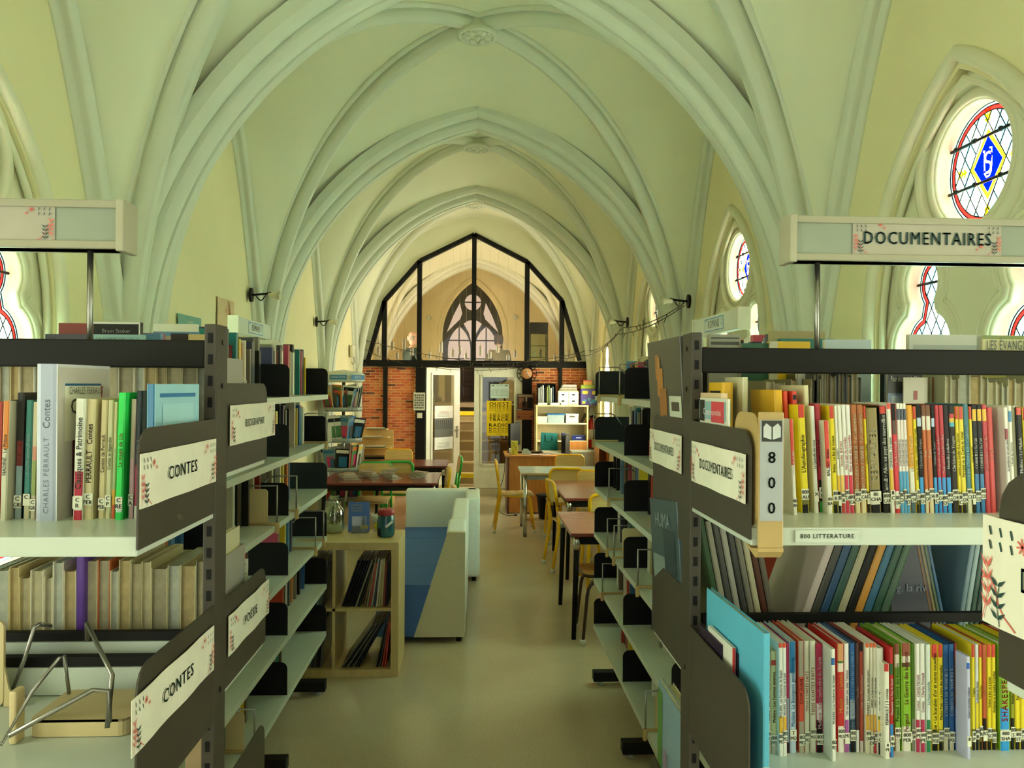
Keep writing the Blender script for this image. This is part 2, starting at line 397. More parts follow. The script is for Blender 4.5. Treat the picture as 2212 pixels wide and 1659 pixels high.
def stained(win, outline, cx, cz, S, X, each, medal):
    inner = inset(outline, .030); red1 = inset(outline, .012)
    b = MB(); ringmesh(b, outline, red1, X, X, S); b.build('pale_border', GB, win)
    b = MB(); ringmesh(b, red1, inner, X, X, S); b.build('red_border', GR, win)
    cw, ch = .070, .112
    zs = [p[1] for p in outline]; ys = [p[0] for p in outline]
    stuff = MB(); leadb = MB()
    r0 = int((min(zs) - cz) / (ch / 2)) - 2; r1 = int((max(zs) - cz) / (ch / 2)) + 2
    c0 = int((min(ys) - cx) / cw) - 2; c1 = int((max(ys) - cx) / cw) + 2
    for r in range(r0, r1 + 1):
        for c in range(c0, c1 + 1):
            px = cx + (c + (.5 if r % 2 else 0)) * cw; pz = cz + r * ch / 2
            if medal and abs(px - cx) / .105 + abs(pz - cz) / .14 < .96: continue
            dm = [(px + cw / 2, pz), (px, pz + ch / 2), (px - cw / 2, pz), (px, pz - ch / 2)]
            pl = clip(inner, dm)
            if len(pl) < 3 or parea(pl) < 1e-5: continue
            i = .0015; g = [(px + (a - px) * .97, pz + (z - pz) * .97) for a, z in pl]
            bb = MB() if each else stuff
            bb.add([S(X, a, z) for a, z in g] + [S(X + .003, a, z) for a, z in g], [list(range(len(g))), list(range(len(g), 2 * len(g)))])
            if each: bb.build('pane', GB if (r * 7 + c * 3) % 5 < 2 else GP, win)
            for j in range(len(pl)):
                p, q = pl[j - 1], pl[j]
                d = Vector(q) - Vector(p)
                if d.length > .02: leadb.tube([S(X - .002, *p), S(X - .002, *q)], .0028, 4, cap=False)
    for o in (outline, red1, inner): leadb.tube([S(X - .002, *p) for p in o], .0032, 4, closed=True)
    if not each: tag(stuff.build('panes', GP, win), kind='stuff')
    if medal:
        def dia(k): return [(cx + .105 * k, cz), (cx, cz + .14 * k), (cx - .105 * k, cz), (cx, cz - .14 * k)]
        b = MB(); ringmesh(b, dia(1), dia(.80), X - .001, X, S); b.build('gold_border', GG, win)
        b = MB(); b.add([S(X + .0015, *p) for p in dia(.78)], [(0, 1, 2, 3)]); b.build('pink_pane', GPK, win)
        def ribbon(pts, w_):
            q = [Vector(p) for p in pts]; L = []; R = []
            for i, p in enumerate(q):
                d = (q[min(i + 1, len(q) - 1)] - q[max(i - 1, 0)]).normalized(); nn = Vector((-d.y, d.x)) * w_ / 2; L.append(tuple(p + nn)); R.append(tuple(p - nn))
            return L + R[::-1]
        s_ = -1 if S(0, 0, 0)[0] > -1e9 else 1
        def fl(pts): return [(cx + s_ * a, cz + z) for a, z in pts]
        S_ = ribbon(fl([(.026, .030)] + arc(.002, .026, .019, 35, 240, 8) + arc(-.004, -.013, .021, 75, -150, 9)), .009)
        J_ = ribbon(fl([(.008, .060), (.021, .060), (.021, .0), (.019, -.030), (.008, -.048), (-.008, -.050), (-.019, -.036), (-.021, .0), (-.021, .055), (-.030, .056)]), .007)
        curve_plate('blue_pane', [dia(.8), S_, J_], .0004, frame((S(X, 0, 0)[0] - .001 * (1 if S(1, 0, 0)[0] > 0 else -1), S(0, 0, 0)[1], 0), (0, 1, 0), (0, 0, 1)), GBL, 0, win)
    b = MB(); L = .075
    if medal:
        for c_, d_ in (((cx, cz + .145), (0, 1)), ((cx, cz - .145), (0, -1)), ((cx + .11, cz), (1, 0)), ((cx - .11, cz), (-1, 0))): sprig(b, S, X - .003, c_, d_, L)
    else:
        for q in ((0, .86), (-.1, .70), (.1, .70), (0, .3), (0, 0)): sprig(b, S, X - .003, (cx + q[0], 1.03 + q[1]), (0, 1), .1)
        sprig(b, S, X - .003, (cx, 1.0 + .93), (.9, .43), .06); sprig(b, S, X - .003, (cx, 1.0 + .93), (-.9, .43), .06)
    b.build('gold_sprigs', GGS, win)
    leadb.build('lead_cames', LEAD, win)
wn = 0
def window_side(side, yc, detail):
    global wn
    wn += 1; sg = side
    S = lambda x, a, z: (sg * x, yc + a, z)
    win = tag(bpy.data.objects.new('window_%d' % wn, None), kind='structure'); C.objects.link(win); win['label'] = 'pointed church window with an oculus over two trefoil lights'  # also carried by the far windows added for light
    mtx = frame((sg * 2.02, yc, 0), (0, 1, 0), (0, 0, 1))
    ocu = [(.235 * cos(2 * pi * i / 36), 2.64 + .235 * sin(2 * pi * i / 36)) for i in range(36)]
    tl, tr = trefoil(-.33), trefoil(.33)
    curve_plate('tracery', [pointed(0, .64, 2.0, 3.04, .9), ocu[::-1], tl[::-1], tr[::-1]], .16, mtx, STONE, .012, win, 2)
    if detail:
        b = MB()
        for r_, t_, x_ in ((.262, .022, 1.935), (.318, .032, 1.925), (.352, .010, 1.93)):
            b.tube([S(x_, r_ * cos(2 * pi * i / 40), 2.64 + r_ * sin(2 * pi * i / 40)) for i in range(40)], t_, 8, closed=True)
        b.build('oculus_moulding', STONE, win)
        for o in (tl, tr):
            b = MB(); b.tube([S(1.935, *p) for p in inset(o, -.028)], .020, 8, closed=True); b.tube([S(1.93, *p) for p in inset(o, -.075)], .010, 6, closed=True)
            b.build('light_moulding', STONE, win)
        b = MB(); b.tube([S(1.875, *p) for p in pointed(0, .66, 2.0, 3.07, .95)], .034, 10); b.tube([S(1.905, *p) for p in pointed(0, .60, 2.0, 2.975, .95)], .016, 8)
        b.build('hood_moulding', STONE, win)
        for s_ in (1, -1):                                          # curved sunk triangles between oculus and lights
            b = MB(); b.tube([S(1.94, s_ * a, z) for a, z in ((.50, 2.08), (.46, 2.30), (.40, 2.44))], .008, 6); b.tube([S(1.94, s_ * .02, 2.36), S(1.94, s_ * .035, 2.2), S(1.94, s_ * .06, 2.08), S(1.94, s_ * .03, 1.95), S(1.94, 0, 1.7)], .008, 6)
            b.build('spandrel_rib', STONE, win)
        stained(win, ocu, 0, 2.64, S, 2.0, detail > 1, True)
        stained(win, tl, -.33, 2.0, S, 2.0, detail > 1, False); stained(win, tr, .33, 2.0, S, 2.0, detail > 1, False)
        b = MB()
        for z in (2.57, 2.745): b.tube([S(1.985, -.245, z - .0), S(1.985, .245, z)], .0065, 6); [b.ball(S(1.98, a, z), .011, 8, 6) for a in (-.24, -.1, .05, .17, .24)]
        for c_ in (-.33, .33):
            for z in (1.35, 1.75, 2.22): b.tube([S(1.985, c_ - .2, z), S(1.985, c_ + .2, z)] if z < 2 else [S(1.985, c_ - .125, z), S(1.985, c_ + .125, z)], .0065, 6)
        b.build('iron_bars', LEAD, win)
    else:
        b = MB(); b.box(-.004, .004, -.6, .6, .95, 3.0, Matrix.Translation((sg * 2.0, yc, 0))); b.build('pane', CLEAR, win)
    b = MB(); b.bbox(1.80 if sg > 0 else -2.12, 2.12 if sg > 0 else -1.80, yc - .68, yc + .68, .86, .92, .01); b.build('sill', STONE, win)
    return win
for i, y in enumerate(WINR): window_side(1, y, {2: 2, 3: 1, 4: 1}.get(i, 0))
for i, y in enumerate(WINL): window_side(-1, y, {2: 1}.get(i, 0))
def wall(name, sg, ws):
    rect = [(YMIN, 0), (16.3, 0), (16.3, 4.5), (YMIN, 4.5)]
    holes = [[(y + a, z) for a, z in pointed(0, .62, 2.0, 3.01, .92)][::-1] for y in ws]
    tag(curve_plate(name, [rect] + holes, .24, frame((sg * 2.0, 0, 0), (0, 1, 0), (0, 0, 1)), WALL), kind='structure')
wall('wall_right', 1, WINR); wall('wall_left', -1, WINL)
for sg, nm in ((1, 'right'), (-1, 'left')):
    b = MB(); b.box(*(sorted((sg * 1.865, sg * 1.90))), YMIN, 12.1, 0, .09); tag(b.build('baseboard_' + nm, M('8a8468', .5)), kind='structure')
# end wall with its dark wooden window
EC = -0.06
rect = [(-2.2, 0), (2.2, 0), (2.2, 4.6), (-2.2, 4.6)]
END = M('f6e6bc', .8, var=.06, scale=1.5)
tag(curve_plate('wall_end', [rect, pointed(EC, .62, 2.75, 3.88, 2.15)[::-1]], .2, frame((0, YEND + .1, 0), (1, 0, 0), (0, 0, 1)), END), kind='structure')
wd = tag(bpy.data.objects.new('window_%d' % (wn + 1), None), kind='structure'); C.objects.link(wd); wd['label'] = 'dark wooden pointed window with a circle over two arches behind the glass'
DW = wood('3c2a20', '2a1b14', .5)
def ring(cx, cz, r): return [(cx + r * cos(2 * pi * i / 28), cz + r * sin(2 * pi * i / 28)) for i in range(28)]
holes = [ring(EC, 3.47, .17)]
for s in (1, -1):
    holes.append([(EC + s * a, z) for a, z in [(.045, 2.2), (.51, 2.2), (.51, 2.50)] + arc(-.09, 2.50, .60, 0, 52, 7)[1:] + arc(.645, 2.50, .60, 128, 180, 7)[1:]])
    k = [(EC + s * a, z) for a, z in [(.54, 2.84), (.26, 3.12), (.22, 3.24), (.27, 3.46)] + [(.40, 3.20)]]
    holes.append(k)
holes.append([(EC - .19, 3.03), (EC - .10, 3.09), (EC, 3.11), (EC + .10, 3.09), (EC + .19, 3.03), (EC + .08, 2.84), (EC + .02, 2.62), (EC - .02, 2.62), (EC - .08, 2.84)])
curve_plate('window_frame', [pointed(EC, .64, 2.75, 3.90, 2.13)] + [h if parea(h) and sum(h[i - 1][0] * h[i][1] - h[i][0] * h[i - 1][1] for i in range(len(h))) < 0 else h[::-1] for h in holes], .07, frame((0, YEND + .06, 0), (1, 0, 0), (0, 0, 1)), DW, .004, wd)
b = MB()
for s in (1, -1):
    b.box(EC + s * .28 - .012, EC + s * .28 + .012, YEND + .03, YEND + .07, 2.2, 2.96)
    for z in (2.3, 2.68): b.box(min(EC + s * .06, EC + s * .5), max(EC + s * .06, EC + s * .5), YEND + .03, YEND + .07, z - .012, z + .012)
b.box(EC - .18, EC + .18, YEND + .03, YEND + .07, 3.46, 3.485); b.build('glazing_bar', DW, wd)
b = MB(); b.box(EC - .62, EC + .62, YEND + .12, YEND + .125, 2.15, 3.86); b.build('pane', glassm('dccfc8', .45, translucent=True), wd)
b = MB(); b.tube([(a, YEND - .005, z) for a, z in pointed(EC, .70, 2.75, 3.98, 2.1)], .03, 8); b.build('surround_moulding', END, wd)
# mezzanine behind the partition, stairs, dark door
tag(MB().box(-1.9, -.85, 13.2, YEND, 1.34, 1.42).box(.35, 1.9, 13.2, YEND, 1.34, 1.42).box(-.85, .35, 14.5, YEND, 1.34, 1.42).build('floor', M('7d6a50', .6)), kind='structure').name = 'floor_mezzanine'
for nm_, q_ in (('left', ((-1.9, -.87, 13.2, 13.3), (-.92, -.87, 13.3, 14.5))), ('right', ((.37, 1.9, 13.2, 13.3), (.37, .42, 13.3, 14.5)))):
    b = MB()
    for q in q_: b.box(*q, 0, 1.34)
    tag(b.build('wall_stair_' + nm_, M('5c4a34', .8)), kind='structure')
st = tag(bpy.data.objects.new('staircase', None), 'beige staircase with yellow nosings seen through the open doors', kind='structure'); C.objects.link(st)
for k in range(8):
    z = .13 + .162 * k; y = 12.73 + .26 * (k - 1)
    tag(MB().box(-.85, .35, max(y, 12.32), max(y, 12.32) + .30, 0 if k == 0 else z - .2, z).build('step', M('a89470', .6), st))
    if k in (1, 7): MB().box(-.84, .34, y - .012, y + .03, z - .07, z + .003).build('nosing', M('e0c81c', .5), st)
    elif k: MB().box(-.84, .34, y - .012, y + .02, z - .02, z + .003).build('nosing', M('c8b890', .5), st)
dr = tag(bpy.data.objects.new('door_3', None), kind='structure'); C.objects.link(dr)
DK = wood('3a1c10', '241008', .4, axis=2)
MB().bbox(-.62, .42, YEND - .08, YEND - .01, 1.42, 2.12).build('door_leaf', DK, dr)
for x in (-.5, -.25, .0, .2):
    for z in (1.5, 1.82): MB().bbox(x, x + .17, YEND - .10, YEND - .07, z, z + .24, .015).build('panel', DK, dr)

# ------------------------------------------------------------------ black framed partition with glass gable and brick panels
YP = 12.2
pt = tag(bpy.data.objects.new('wall_partition', None), kind='structure'); C.objects.link(pt)
FB = M('0e0d0b', .55)
def P2(px, py): v = PY(px, py, YP); return (v.x, v.z)
def beam(name, a, b_, wd_, y0=YP - .05, y1=YP + .06):
    a = Vector(a); b_ = Vector(b_); d = (b_ - a).normalized(); n = Vector((-d.y, d.x)) * wd_ / 2
    q = [tuple(a - n), tuple(b_ - n), tuple(b_ + n), tuple(a + n)]
    return MB().prism(q, y0, y1, 'y').build(name, FB, pt)
zb = P2(1020, 786)[1]
GX = [-1.96, P2(833, 780)[0], P2(910, 780)[0], P2(1025, 780)[0], P2(1137, 780)[0], P2(1212, 780)[0], 1.93]
top = [P2(795, 779), P2(831, 650), P2(907, 564), P2(1025, 507), P2(1139, 566), P2(1214, 650), P2(1252, 779)]
MB().box(-1.98, 1.95, YP - .07, YP + .08, zb - .055, zb + .05).build('beam', FB, pt)
for i in range(6): beam('rafter', top[i], top[i + 1], .062)
for i in range(1, 6): MB().box(top[i][0] - .036, top[i][0] + .036, YP - .05, YP + .05, zb, top[i][1]).build('mullion', FB, pt)
GLS = glassm('f4f0ea', .965, .02)
for i in range(6):
    a, c = top[i], top[i + 1]
    MB().prism([(a[0], zb), (c[0], zb), c, a] if abs(a[1] - zb) > .05 and abs(c[1] - zb) > .05 else ([(a[0], zb), (c[0], zb), c] if i == 0 else [(a[0], zb), (c[0], zb), a]), YP - .004, YP + .004, 'y').build('pane', GLS, pt)
for x, w_ in ((-1.96, .05), (GX[1], .065), (P2(908, 900)[0], .15), (P2(1138, 900)[0], .15), (P2(1210, 900)[0], .05), (1.925, .07)):
    MB().box(x - w_ / 2, x + w_ / 2, YP - .05, YP + .06, 0, zb - .05).build('post', FB, pt)
MB().box(-.83, .82, YP - .03, 12.4, 0, .125).build('threshold', M('b7ad90', .6), pt)
BR = [M(h, .85, var=.12, scale=30, bump=.15) for h in ('c86030', 'd07440', 'c05838', 'd08050', 'b0502c', '6c3828')]
bw, bh = .146, .0432
brick_me = []
for m in BR:
    bb = MB(); bb.bbox(0, bw - .013, -.010, .01, 0, bh - .011, .003); o = bb.build('brick', m); brick_me.append(o.data); bpy.data.objects.remove(o)
bn = 0
for x0, x1 in ((-1.93, GX[1] - .033), (GX[1] + .033, P2(908, 900)[0] - .075), (P2(1138, 900)[0] + .075, P2(1210, 900)[0] - .025), (P2(1210, 900)[0] + .025, 1.89)):
    bn += 1
    wl = tag(MB().box(x0, x1, YP, YP + .05, 0, zb - .05).build('wall_brick_%d' % bn, M('f0c890', .9)), kind='structure')
    r = 0; z = .004
    while z + bh < zb - .05:
        x = x0 - (bw / 2 if r % 2 else 0) - random.random() * .01
        while x < x1:
            a = max(x, x0 + .002); e = min(x + bw - .013, x1 - .002)
            if e - a > .02:
                mi = random.choices(range(6), (5, 5, 4, 3, 3, 1))[0]
                inst('brick', brick_me[mi], wl, Matrix.Translation((a, YP, z)) @ Matrix.Diagonal(((e - a) / (bw - .013), 1, 1, 1)))
            x += bw
        z += bh; r += 1
rectw = [(-2.0, zb + .04), (2.0, zb + .04), (2.0, 4.6), (-2.0, 4.6)]
tag(curve_plate('wall_gable', [rectw, [(top[0][0], zb + .05)] + top[1:-1] + [(top[-1][0], zb + .05)]][:2], .06, frame((0, YP + .01, 0), (1, 0, 0), (0, 0, 1)), WEB), kind='structure')
# glazed door leaves
def door(name, hx, ang, wdt, gl0, gl1, g0, g1, flip):
    d = tag(bpy.data.objects.new(name, None), kind='structure'); C.objects.link(d)
    d.matrix_world = Matrix.Translation((hx, YP, 0)) @ Matrix.Rotation(ang, 4, 'Z')
    s = -1 if flip else 1; DC = M('dad8c4', .45)
    X = lambda a: s * a
    b = MB(); zt = zb - .06
    for a0, a1, z0, z1 in ((0, gl0, .13, zt), (gl1, wdt, .13, zt), (gl0, gl1, .13, g0), (gl0, gl1, g1, zt)): b.box(min(X(a0), X(a1)), max(X(a0), X(a1)), -.02, .02, z0, z1)
    b.build('door_leaf', DC, d)
    b = MB()
    for a0, a1, z0, z1 in ((gl0 - .02, gl0 + .012, g0 - .02, g1 + .02), (gl1 - .012, gl1 + .02, g0 - .02, g1 + .02), (gl0, gl1, g0 - .02, g0 + .012), (gl0, gl1, g1 - .012, g1 + .02)): b.box(min(X(a0), X(a1)), max(X(a0), X(a1)), -.032, .032, z0, z1)
    b.build('glazing_bead', DC, d)
    MB().box(min(X(gl0), X(gl1)), max(X(gl0), X(gl1)), -.003, .003, g0, g1).build('pane', glassm('d8d4c4', .86, .03, key2='door'), d)
    b = MB(); hz = 1.02
    b.bbox(X(wdt - .06) - .018, X(wdt - .06) + .018, -.028, -.02, hz - .13, hz + .07, .003); b.tube([(X(wdt - .06), -.03, hz), (X(wdt - .06), -.07, hz), (X(wdt - .17), -.075, hz)], .009)
    if not flip: b.build('door_handle', STEEL, d)
    return d
h1 = P2(919, 900)[0]; h2 = P2(1127, 900)[0]
door('door_1', h1, rad(47), .757, .12, .62, .46, 1.93, False)
door('door_2', h2, 0, .757, .11, .64, .50, 1.90, True)
# ================================================================== FLORAL SIGN CARDS
def poly2(b, pts, z=0.0): b.add([(a, c, z) for a, c in pts], [list(range(len(pts)))])
def line2(b, pts, wd_, z=0.0):
    for i in range(len(pts) - 1):
        p = Vector(pts[i]); q = Vector(pts[i + 1]); d = (q - p); d = d.normalized() if d.length else Vector((1, 0)); n = Vector((-d.y, d.x)) * wd_ / 2; e = d * wd_ * .25
        poly2(b, [tuple(p - n - e), tuple(q - n + e), tuple(q + n + e), tuple(p + n - e)], z)
def star2(b, c, r, z=0):
    for k in range(4):
        a = pi * k / 4 + .2; line2(b, [(c[0] - r * cos(a), c[1] - r * sin(a)), (c[0] + r * cos(a), c[1] + r * sin(a))], r * .22, z)
def leaf2(b, c, a, l, w_, z=0):
    d = Vector((cos(rad(a)), sin(rad(a)))); n = Vector((-d.y, d.x)); c = Vector(c)
    poly2(b, [tuple(c), tuple(c + d * l * .35 - n * w_), tuple(c + d * l), tuple(c + d * l * .35 + n * w_)], z)
def card(parent, mtx, w_, h, text, cm=None, th=.30, stars=((.2, .22), (.13, .1)), ink=GREENINK, curl=True, corner=True, tx=0.0, mw=.6, name='label_card'):
    # mtx: centre of the card, x right, y up, z out
    bb = MB(); n = 10
    for i in range(n):
        xa = -w_ / 2 + w_ * i / n; xb = xa + w_ / n; za = .0012 * sin(i * 1.3) if curl else 0; zb_ = .0012 * sin((i + 1) * 1.3) if curl else 0
        bb.add([(xa, -h / 2, za), (xb, -h / 2, zb_), (xb, h / 2, zb_), (xa, h / 2, za), (xa, -h / 2, za - .001), (xb, -h / 2, zb_ - .001), (xb, h / 2, zb_ - .001), (xa, h / 2, za - .001)],
               [(0, 1, 2, 3), (7, 6, 5, 4), (0, 4, 5, 1), (3, 2, 6, 7)] + ([(0, 3, 7, 4)] if i == 0 else []) + ([(1, 5, 6, 2)] if i == n - 1 else []))
    c = bb.build(name, cm or CARD, parent); c.matrix_local = mtx
    z = .0018
    put_text(text, c, Matrix.Translation((tx, 0, z)), h * th, ink, maxw=w_ * mw, bold=.05 if corner == 2 or not curl else .03)
    if corner:
        r = MB(); g = MB()
        for sx, sy in ((-1, -1), (1, -1 if corner == 2 else 1)):
            q = lambda a, b_: (sx * (w_ / 2 - a * h), -h / 2 + b_ * h)
            st = [q(.02, .42), q(.12, .44), q(.2, .36), q(.24, .22), q(.32, .12), q(.46, .03)]
            line2(r, st, h * .015, z)
            line2(r, [q(.03, .04), q(.10, .30), q(.09, .62)], h * .010, z)
            for t in (.16, .28, .40, .52):
                c0 = q(.09, t); 
                for a in (60, 125): leaf2(r, c0, a if sx < 0 else 180 - a, h * .15, h * .016, z + .0002)
            line2(g, [q(.26, .02), q(.22, .22), q(.26, .42)], h * .010, z)
            for t in (.08, .18, .28, .38):
                c0 = q(.235, t)
                for a in (35, 140): leaf2(g, c0, a if sx < 0 else 180 - a, h * .13, h * .020, z + .0003)
            for k in range(6):
                a = q(.12 + .14 * (k % 3), .78 + .13 * (k // 3)); line2(g, [a, (a[0] + sx * -.02 * h, a[1] - .07 * h)], h * .022, z)
        for sx, (u, v) in zip((-1, 1), ((.62, .93), (.42, .30)) if corner == 2 else ((.30, .80), (.36, .86))):
            star2(r, (sx * (w_ / 2 - (u + .25) * h), -h / 2 + v * h), h * .07, z); star2(r, (sx * (w_ / 2 - (u + .38) * h), -h / 2 + (v - .10) * h), h * .045, z)
        r.build('red_sprigs', REDINK, c); g.build('dark_leaves', GREENINK, c)
    return c

# ================================================================== BOOKS
NAMED = {'black': '15140f', 'dark grey': '44463f', 'grey': '8a8c80', 'white': 'e8e6d8', 'cream': 'd8cfa6', 'red': 'c23028', 'crimson': 'b01840', 'orange': 'd07828', 'brown': '6a4428',
         'yellow': 'e0cc20', 'olive': '7c7830', 'green': '2fa050', 'lime green': '8cc428', 'teal': '2c8080', 'blue': '2468b0', 'sky blue': '5cbcdc', 'navy': '1c2c50', 'purple': '6a3c98', 'pink': 'e05c90', 'tan': 'a88c58', 'lavender': 'b4bcd8'}
def cname(h):
    t = [int(h[i:i + 2], 16) for i in (0, 2, 4)]
    return min(NAMED, key=lambda k: sum((int(NAMED[k][i:i + 2], 16) - t[i // 2]) ** 2 for i in (0, 2, 4)))
ONES = ['', 'first', 'second', 'third', 'fourth', 'fifth', 'sixth', 'seventh', 'eighth', 'ninth', 'tenth', 'eleventh', 'twelfth', 'thirteenth', 'fourteenth', 'fifteenth', 'sixteenth', 'seventeenth', 'eighteenth', 'nineteenth']
def ordw(n):
    if n < 20: return ONES[n]
    t = ['', '', 'twent', 'thirt', 'fort', 'fift', 'sixt'][n // 10]
    return t + 'ieth' if n % 10 == 0 else t + 'y-' + ONES[n % 10]
QUEUE = []                                                          # small far books, built last
nbooks = 0
def book(loc, rz, t, h, d, bands, label, group, title=None, tcol='20201c', tsize=.62, sticker=None, lean=0.0, tip=0.0, face=None, cat='book', ty=.55, tlen=.6, cover=None, stk=(.09, .19), name='book'):
    # origin: middle of the foot of the spine; spine faces -y, boards across x.  bands: [(upper end 0..1, colour)] from the foot up
    global nbooks; nbooks += 1
    o = thing(name, label, cat, loc, 0, group)
    o.rotation_euler = Matrix.Rotation(rz, 3, 'Z').__matmul__(Matrix.Rotation(lean, 3, 'Y') @ Matrix.Rotation(tip, 3, 'X')).to_euler()
    b = MB(); mats = []; k = .0016; cv = cover or max((f - ([0] + [q[0] for q in bands])[i], c) for i, (f, c) in enumerate(bands))[1]
    mats.append(M(cv, .35)); b.box(-t / 2, -t / 2 + k, .0005, d, 0, h); b.box(t / 2 - k, t / 2, .0005, d, 0, h)
    z = 0
    for f, c in bands:
        m = M(c, .35)
        if m not in mats: mats.append(m)
        b.cur = mats.index(m)
        for (x0, y0), (x1, y1) in (((-t / 2, .001), (-t * .3, -.0008)), ((-t * .3, -.0008), (t * .3, -.0008)), ((t * .3, -.0008), (t / 2, .001))):
            b.add([(x0, y0, z), (x1, y1, z), (x1, y1, f * h), (x0, y0, f * h)], [(0, 1, 2, 3)])
        z = f * h
    b.build('cover', mats, o)
    MB().box(-t / 2 + k, t / 2 - k, .002, d - .004, .002, h - .003).build('pages', (PAPER, PAPER2, PAPER3)[nbooks * 7 % 3], o)
    if title:
        me, wd = textmesh(title, .03)
        sc_ = min(t * tsize, tlen * h / wd * 1.0); 
        k_ = min(t * tsize, .8 * h / wd); m = frame((0, -.0014, h * ty), (0, 0, 1), (-1, 0, 0)) @ Matrix.Diagonal((k_ * .92, max(k_, .003), 1, 1))
        inst('spine_title', me, o, m, M(tcol, .5))
    if sticker:
        stk = (stk[0] + (nbooks * 37 % 11) * .006 - .02, stk[1] + (nbooks * 37 % 11) * .006 - .02)
        s = MB().box(-t * .52, t * .52, -.0022, -.0012, h * stk[0], h * stk[1]).build('call_number_label', M('e4e2cc', .5), o)
        w_ = max(t * 1.0, .008)
        for j, ln in enumerate(sticker.split('/')):
            put_text(ln, s, frame((0, -.0027, h * (stk[1] - .028 - .048 * j)), (1, 0, 0), (0, 0, 1)), h * .034, BLANK, maxw=w_, bold=.03)
    return o

# ================================================================== TWO NEAR DOUBLE SIDED SHELVING UNITS
SHELF_T = .028
def bracket(parent, x, ya, yb, z, up=.15, dn=.018, near=True, nm='end_bracket'):
    # end plate in a plane x = const from the upright (ya) to the shelf front (yb), rounded upper front corner
    r = .035; s = 1 if yb > ya else -1
    pts = [(ya, z - dn), (yb, z - dn), (yb, z + up * .62)] + [(yb - s * r + s * r * cos(a), z + up - r + r * sin(a)) for a in (0, .4, .8, 1.2, pi / 2)] + [(ya, z + up)]
    return MB().prism([(p[0], p[1]) for p in pts], x - .0015, x + .0015, 'x').build(nm, BROWN, parent)
def near_unit(xe, sg, y0, y1, L, near, far, label, yn, yf, beamz=1.812, fdn=.018):
    u = thing('shelving_unit', label, 'shelving', (0, 0, 0))
    for i in range(2):
        x = xe + sg * L * i
        MB().bbox(*sorted((x, x + sg * .022)), y0, y1, 0, 1.866, .002).build('upright', BROWN, u)
        b = MB()
        for k in range(46):
            z = 1.85 - k * .0385
            b.box(min(x + sg * .007, x + sg * .015), max(x + sg * .007, x + sg * .015), y0 - .0012, y0 + .001, z - .018, z)
        for z in (1.835, 1.755, 1.2): b.lathe([(.005, 0), (.005, .001)], 10, frame((x - sg * .0002, (y0 + y1) / 2, z), (0, -sg, 0), (0, 0, 1)))
        tag(b.build('slots', BLACK, u), kind='stuff')
        MB().bbox(*sorted((x - sg * .0, x + sg * .03)), yn - .02, yf + .02, .02, .075, .004).build('foot', DARK, u)
    MB().bbox(*sorted((xe + sg * .022, xe + sg * L)), y0 + .004, y0 + .022, beamz - .025, beamz + .025, .003).build('top_rail', DARK, u)
    for z, yy in [(z, y0 - .002) for z in near] + [(z, y1 - .02) for z in far]:
        pass
    for z in near:
        MB().bbox(*sorted((xe + sg * .004, xe + sg * L)), yn, y0 + .002, z - SHELF_T, z, .002).build('shelf', SHELFW, u)
        bracket(u, xe + sg * .002, y0, yn - .004, z, dn=.018 if z == near[0] else .06)
    for z in far:
        MB().bbox(*sorted((xe + sg * .004, xe + sg * L)), y1 - .002, yf, z - SHELF_T, z, .002).build('shelf', SHELFW, u)
        MB().box(*sorted((xe + sg * .02, xe + sg * L)), y1 - .03, y1 - .018, z - .02, z + .012).build('back_rail', DARK, u)
        bracket(u, xe + sg * .002, y1, yf + .004, z, dn=fdn if z == far[0] else .018)
    MB().box(*sorted((xe + sg * .02, xe + sg * L)), y0 + .02, y0 + .03, 0.04, .10).build('bottom_rail', DARK, u)
    return u
XL, XR = -.463, .422
UL = near_unit(XL, -1, 1.40, 1.462, 1.0, (1.546, 1.213, .86, .42), (1.61, 1.205, .86, .5, .2), 'dark steel shelving unit with white shelves of tale books, left of the aisle', 1.09, 1.735)
UR = near_unit(XR, 1, 1.486, 1.548, 1.0, (1.543, 1.142, .80, .42), (1.545, 1.205, .745, .4, .15), 'dark steel shelving unit with white shelves of paperback literature, right of the aisle', 1.165, 1.80, fdn=.10)
# back panel edge of the left unit's second shelf
MB().box(XL - 1.0, XL - .03, 1.375, 1.395, 1.215, 1.262).build('shelf_upstand', SHELFW, UL)
MB().box(XL - 1.0, XL - .03, 1.38, 1.398, 1.262, 1.279).build('back_rail', DARK, UL)
MB().box(XL - 1.0, XL - .03, 1.42, 1.425, 1.20, 1.292).build('back_panel', SHELFW, UL)
MB().box(XL - 1.0, XL - .03, 1.425, 1.44, 1.290, 1.308).build('back_rail', DARK, UL)
MB().box(XR + .03, XR + 1.0, 1.495, 1.51, 1.292, 1.310).build('back_rail', DARK, UR)
# the unit that stands nearest to the viewer, right: only the end of its far side shows
UN = near_unit(.425, 1, .28, .34, 1.0, (1.545,), (1.545, 1.2, .8), 'dark steel shelving unit closest on the right, only its end bracket in view', .0, .60)
PXL = lambda a, b_, w_: None
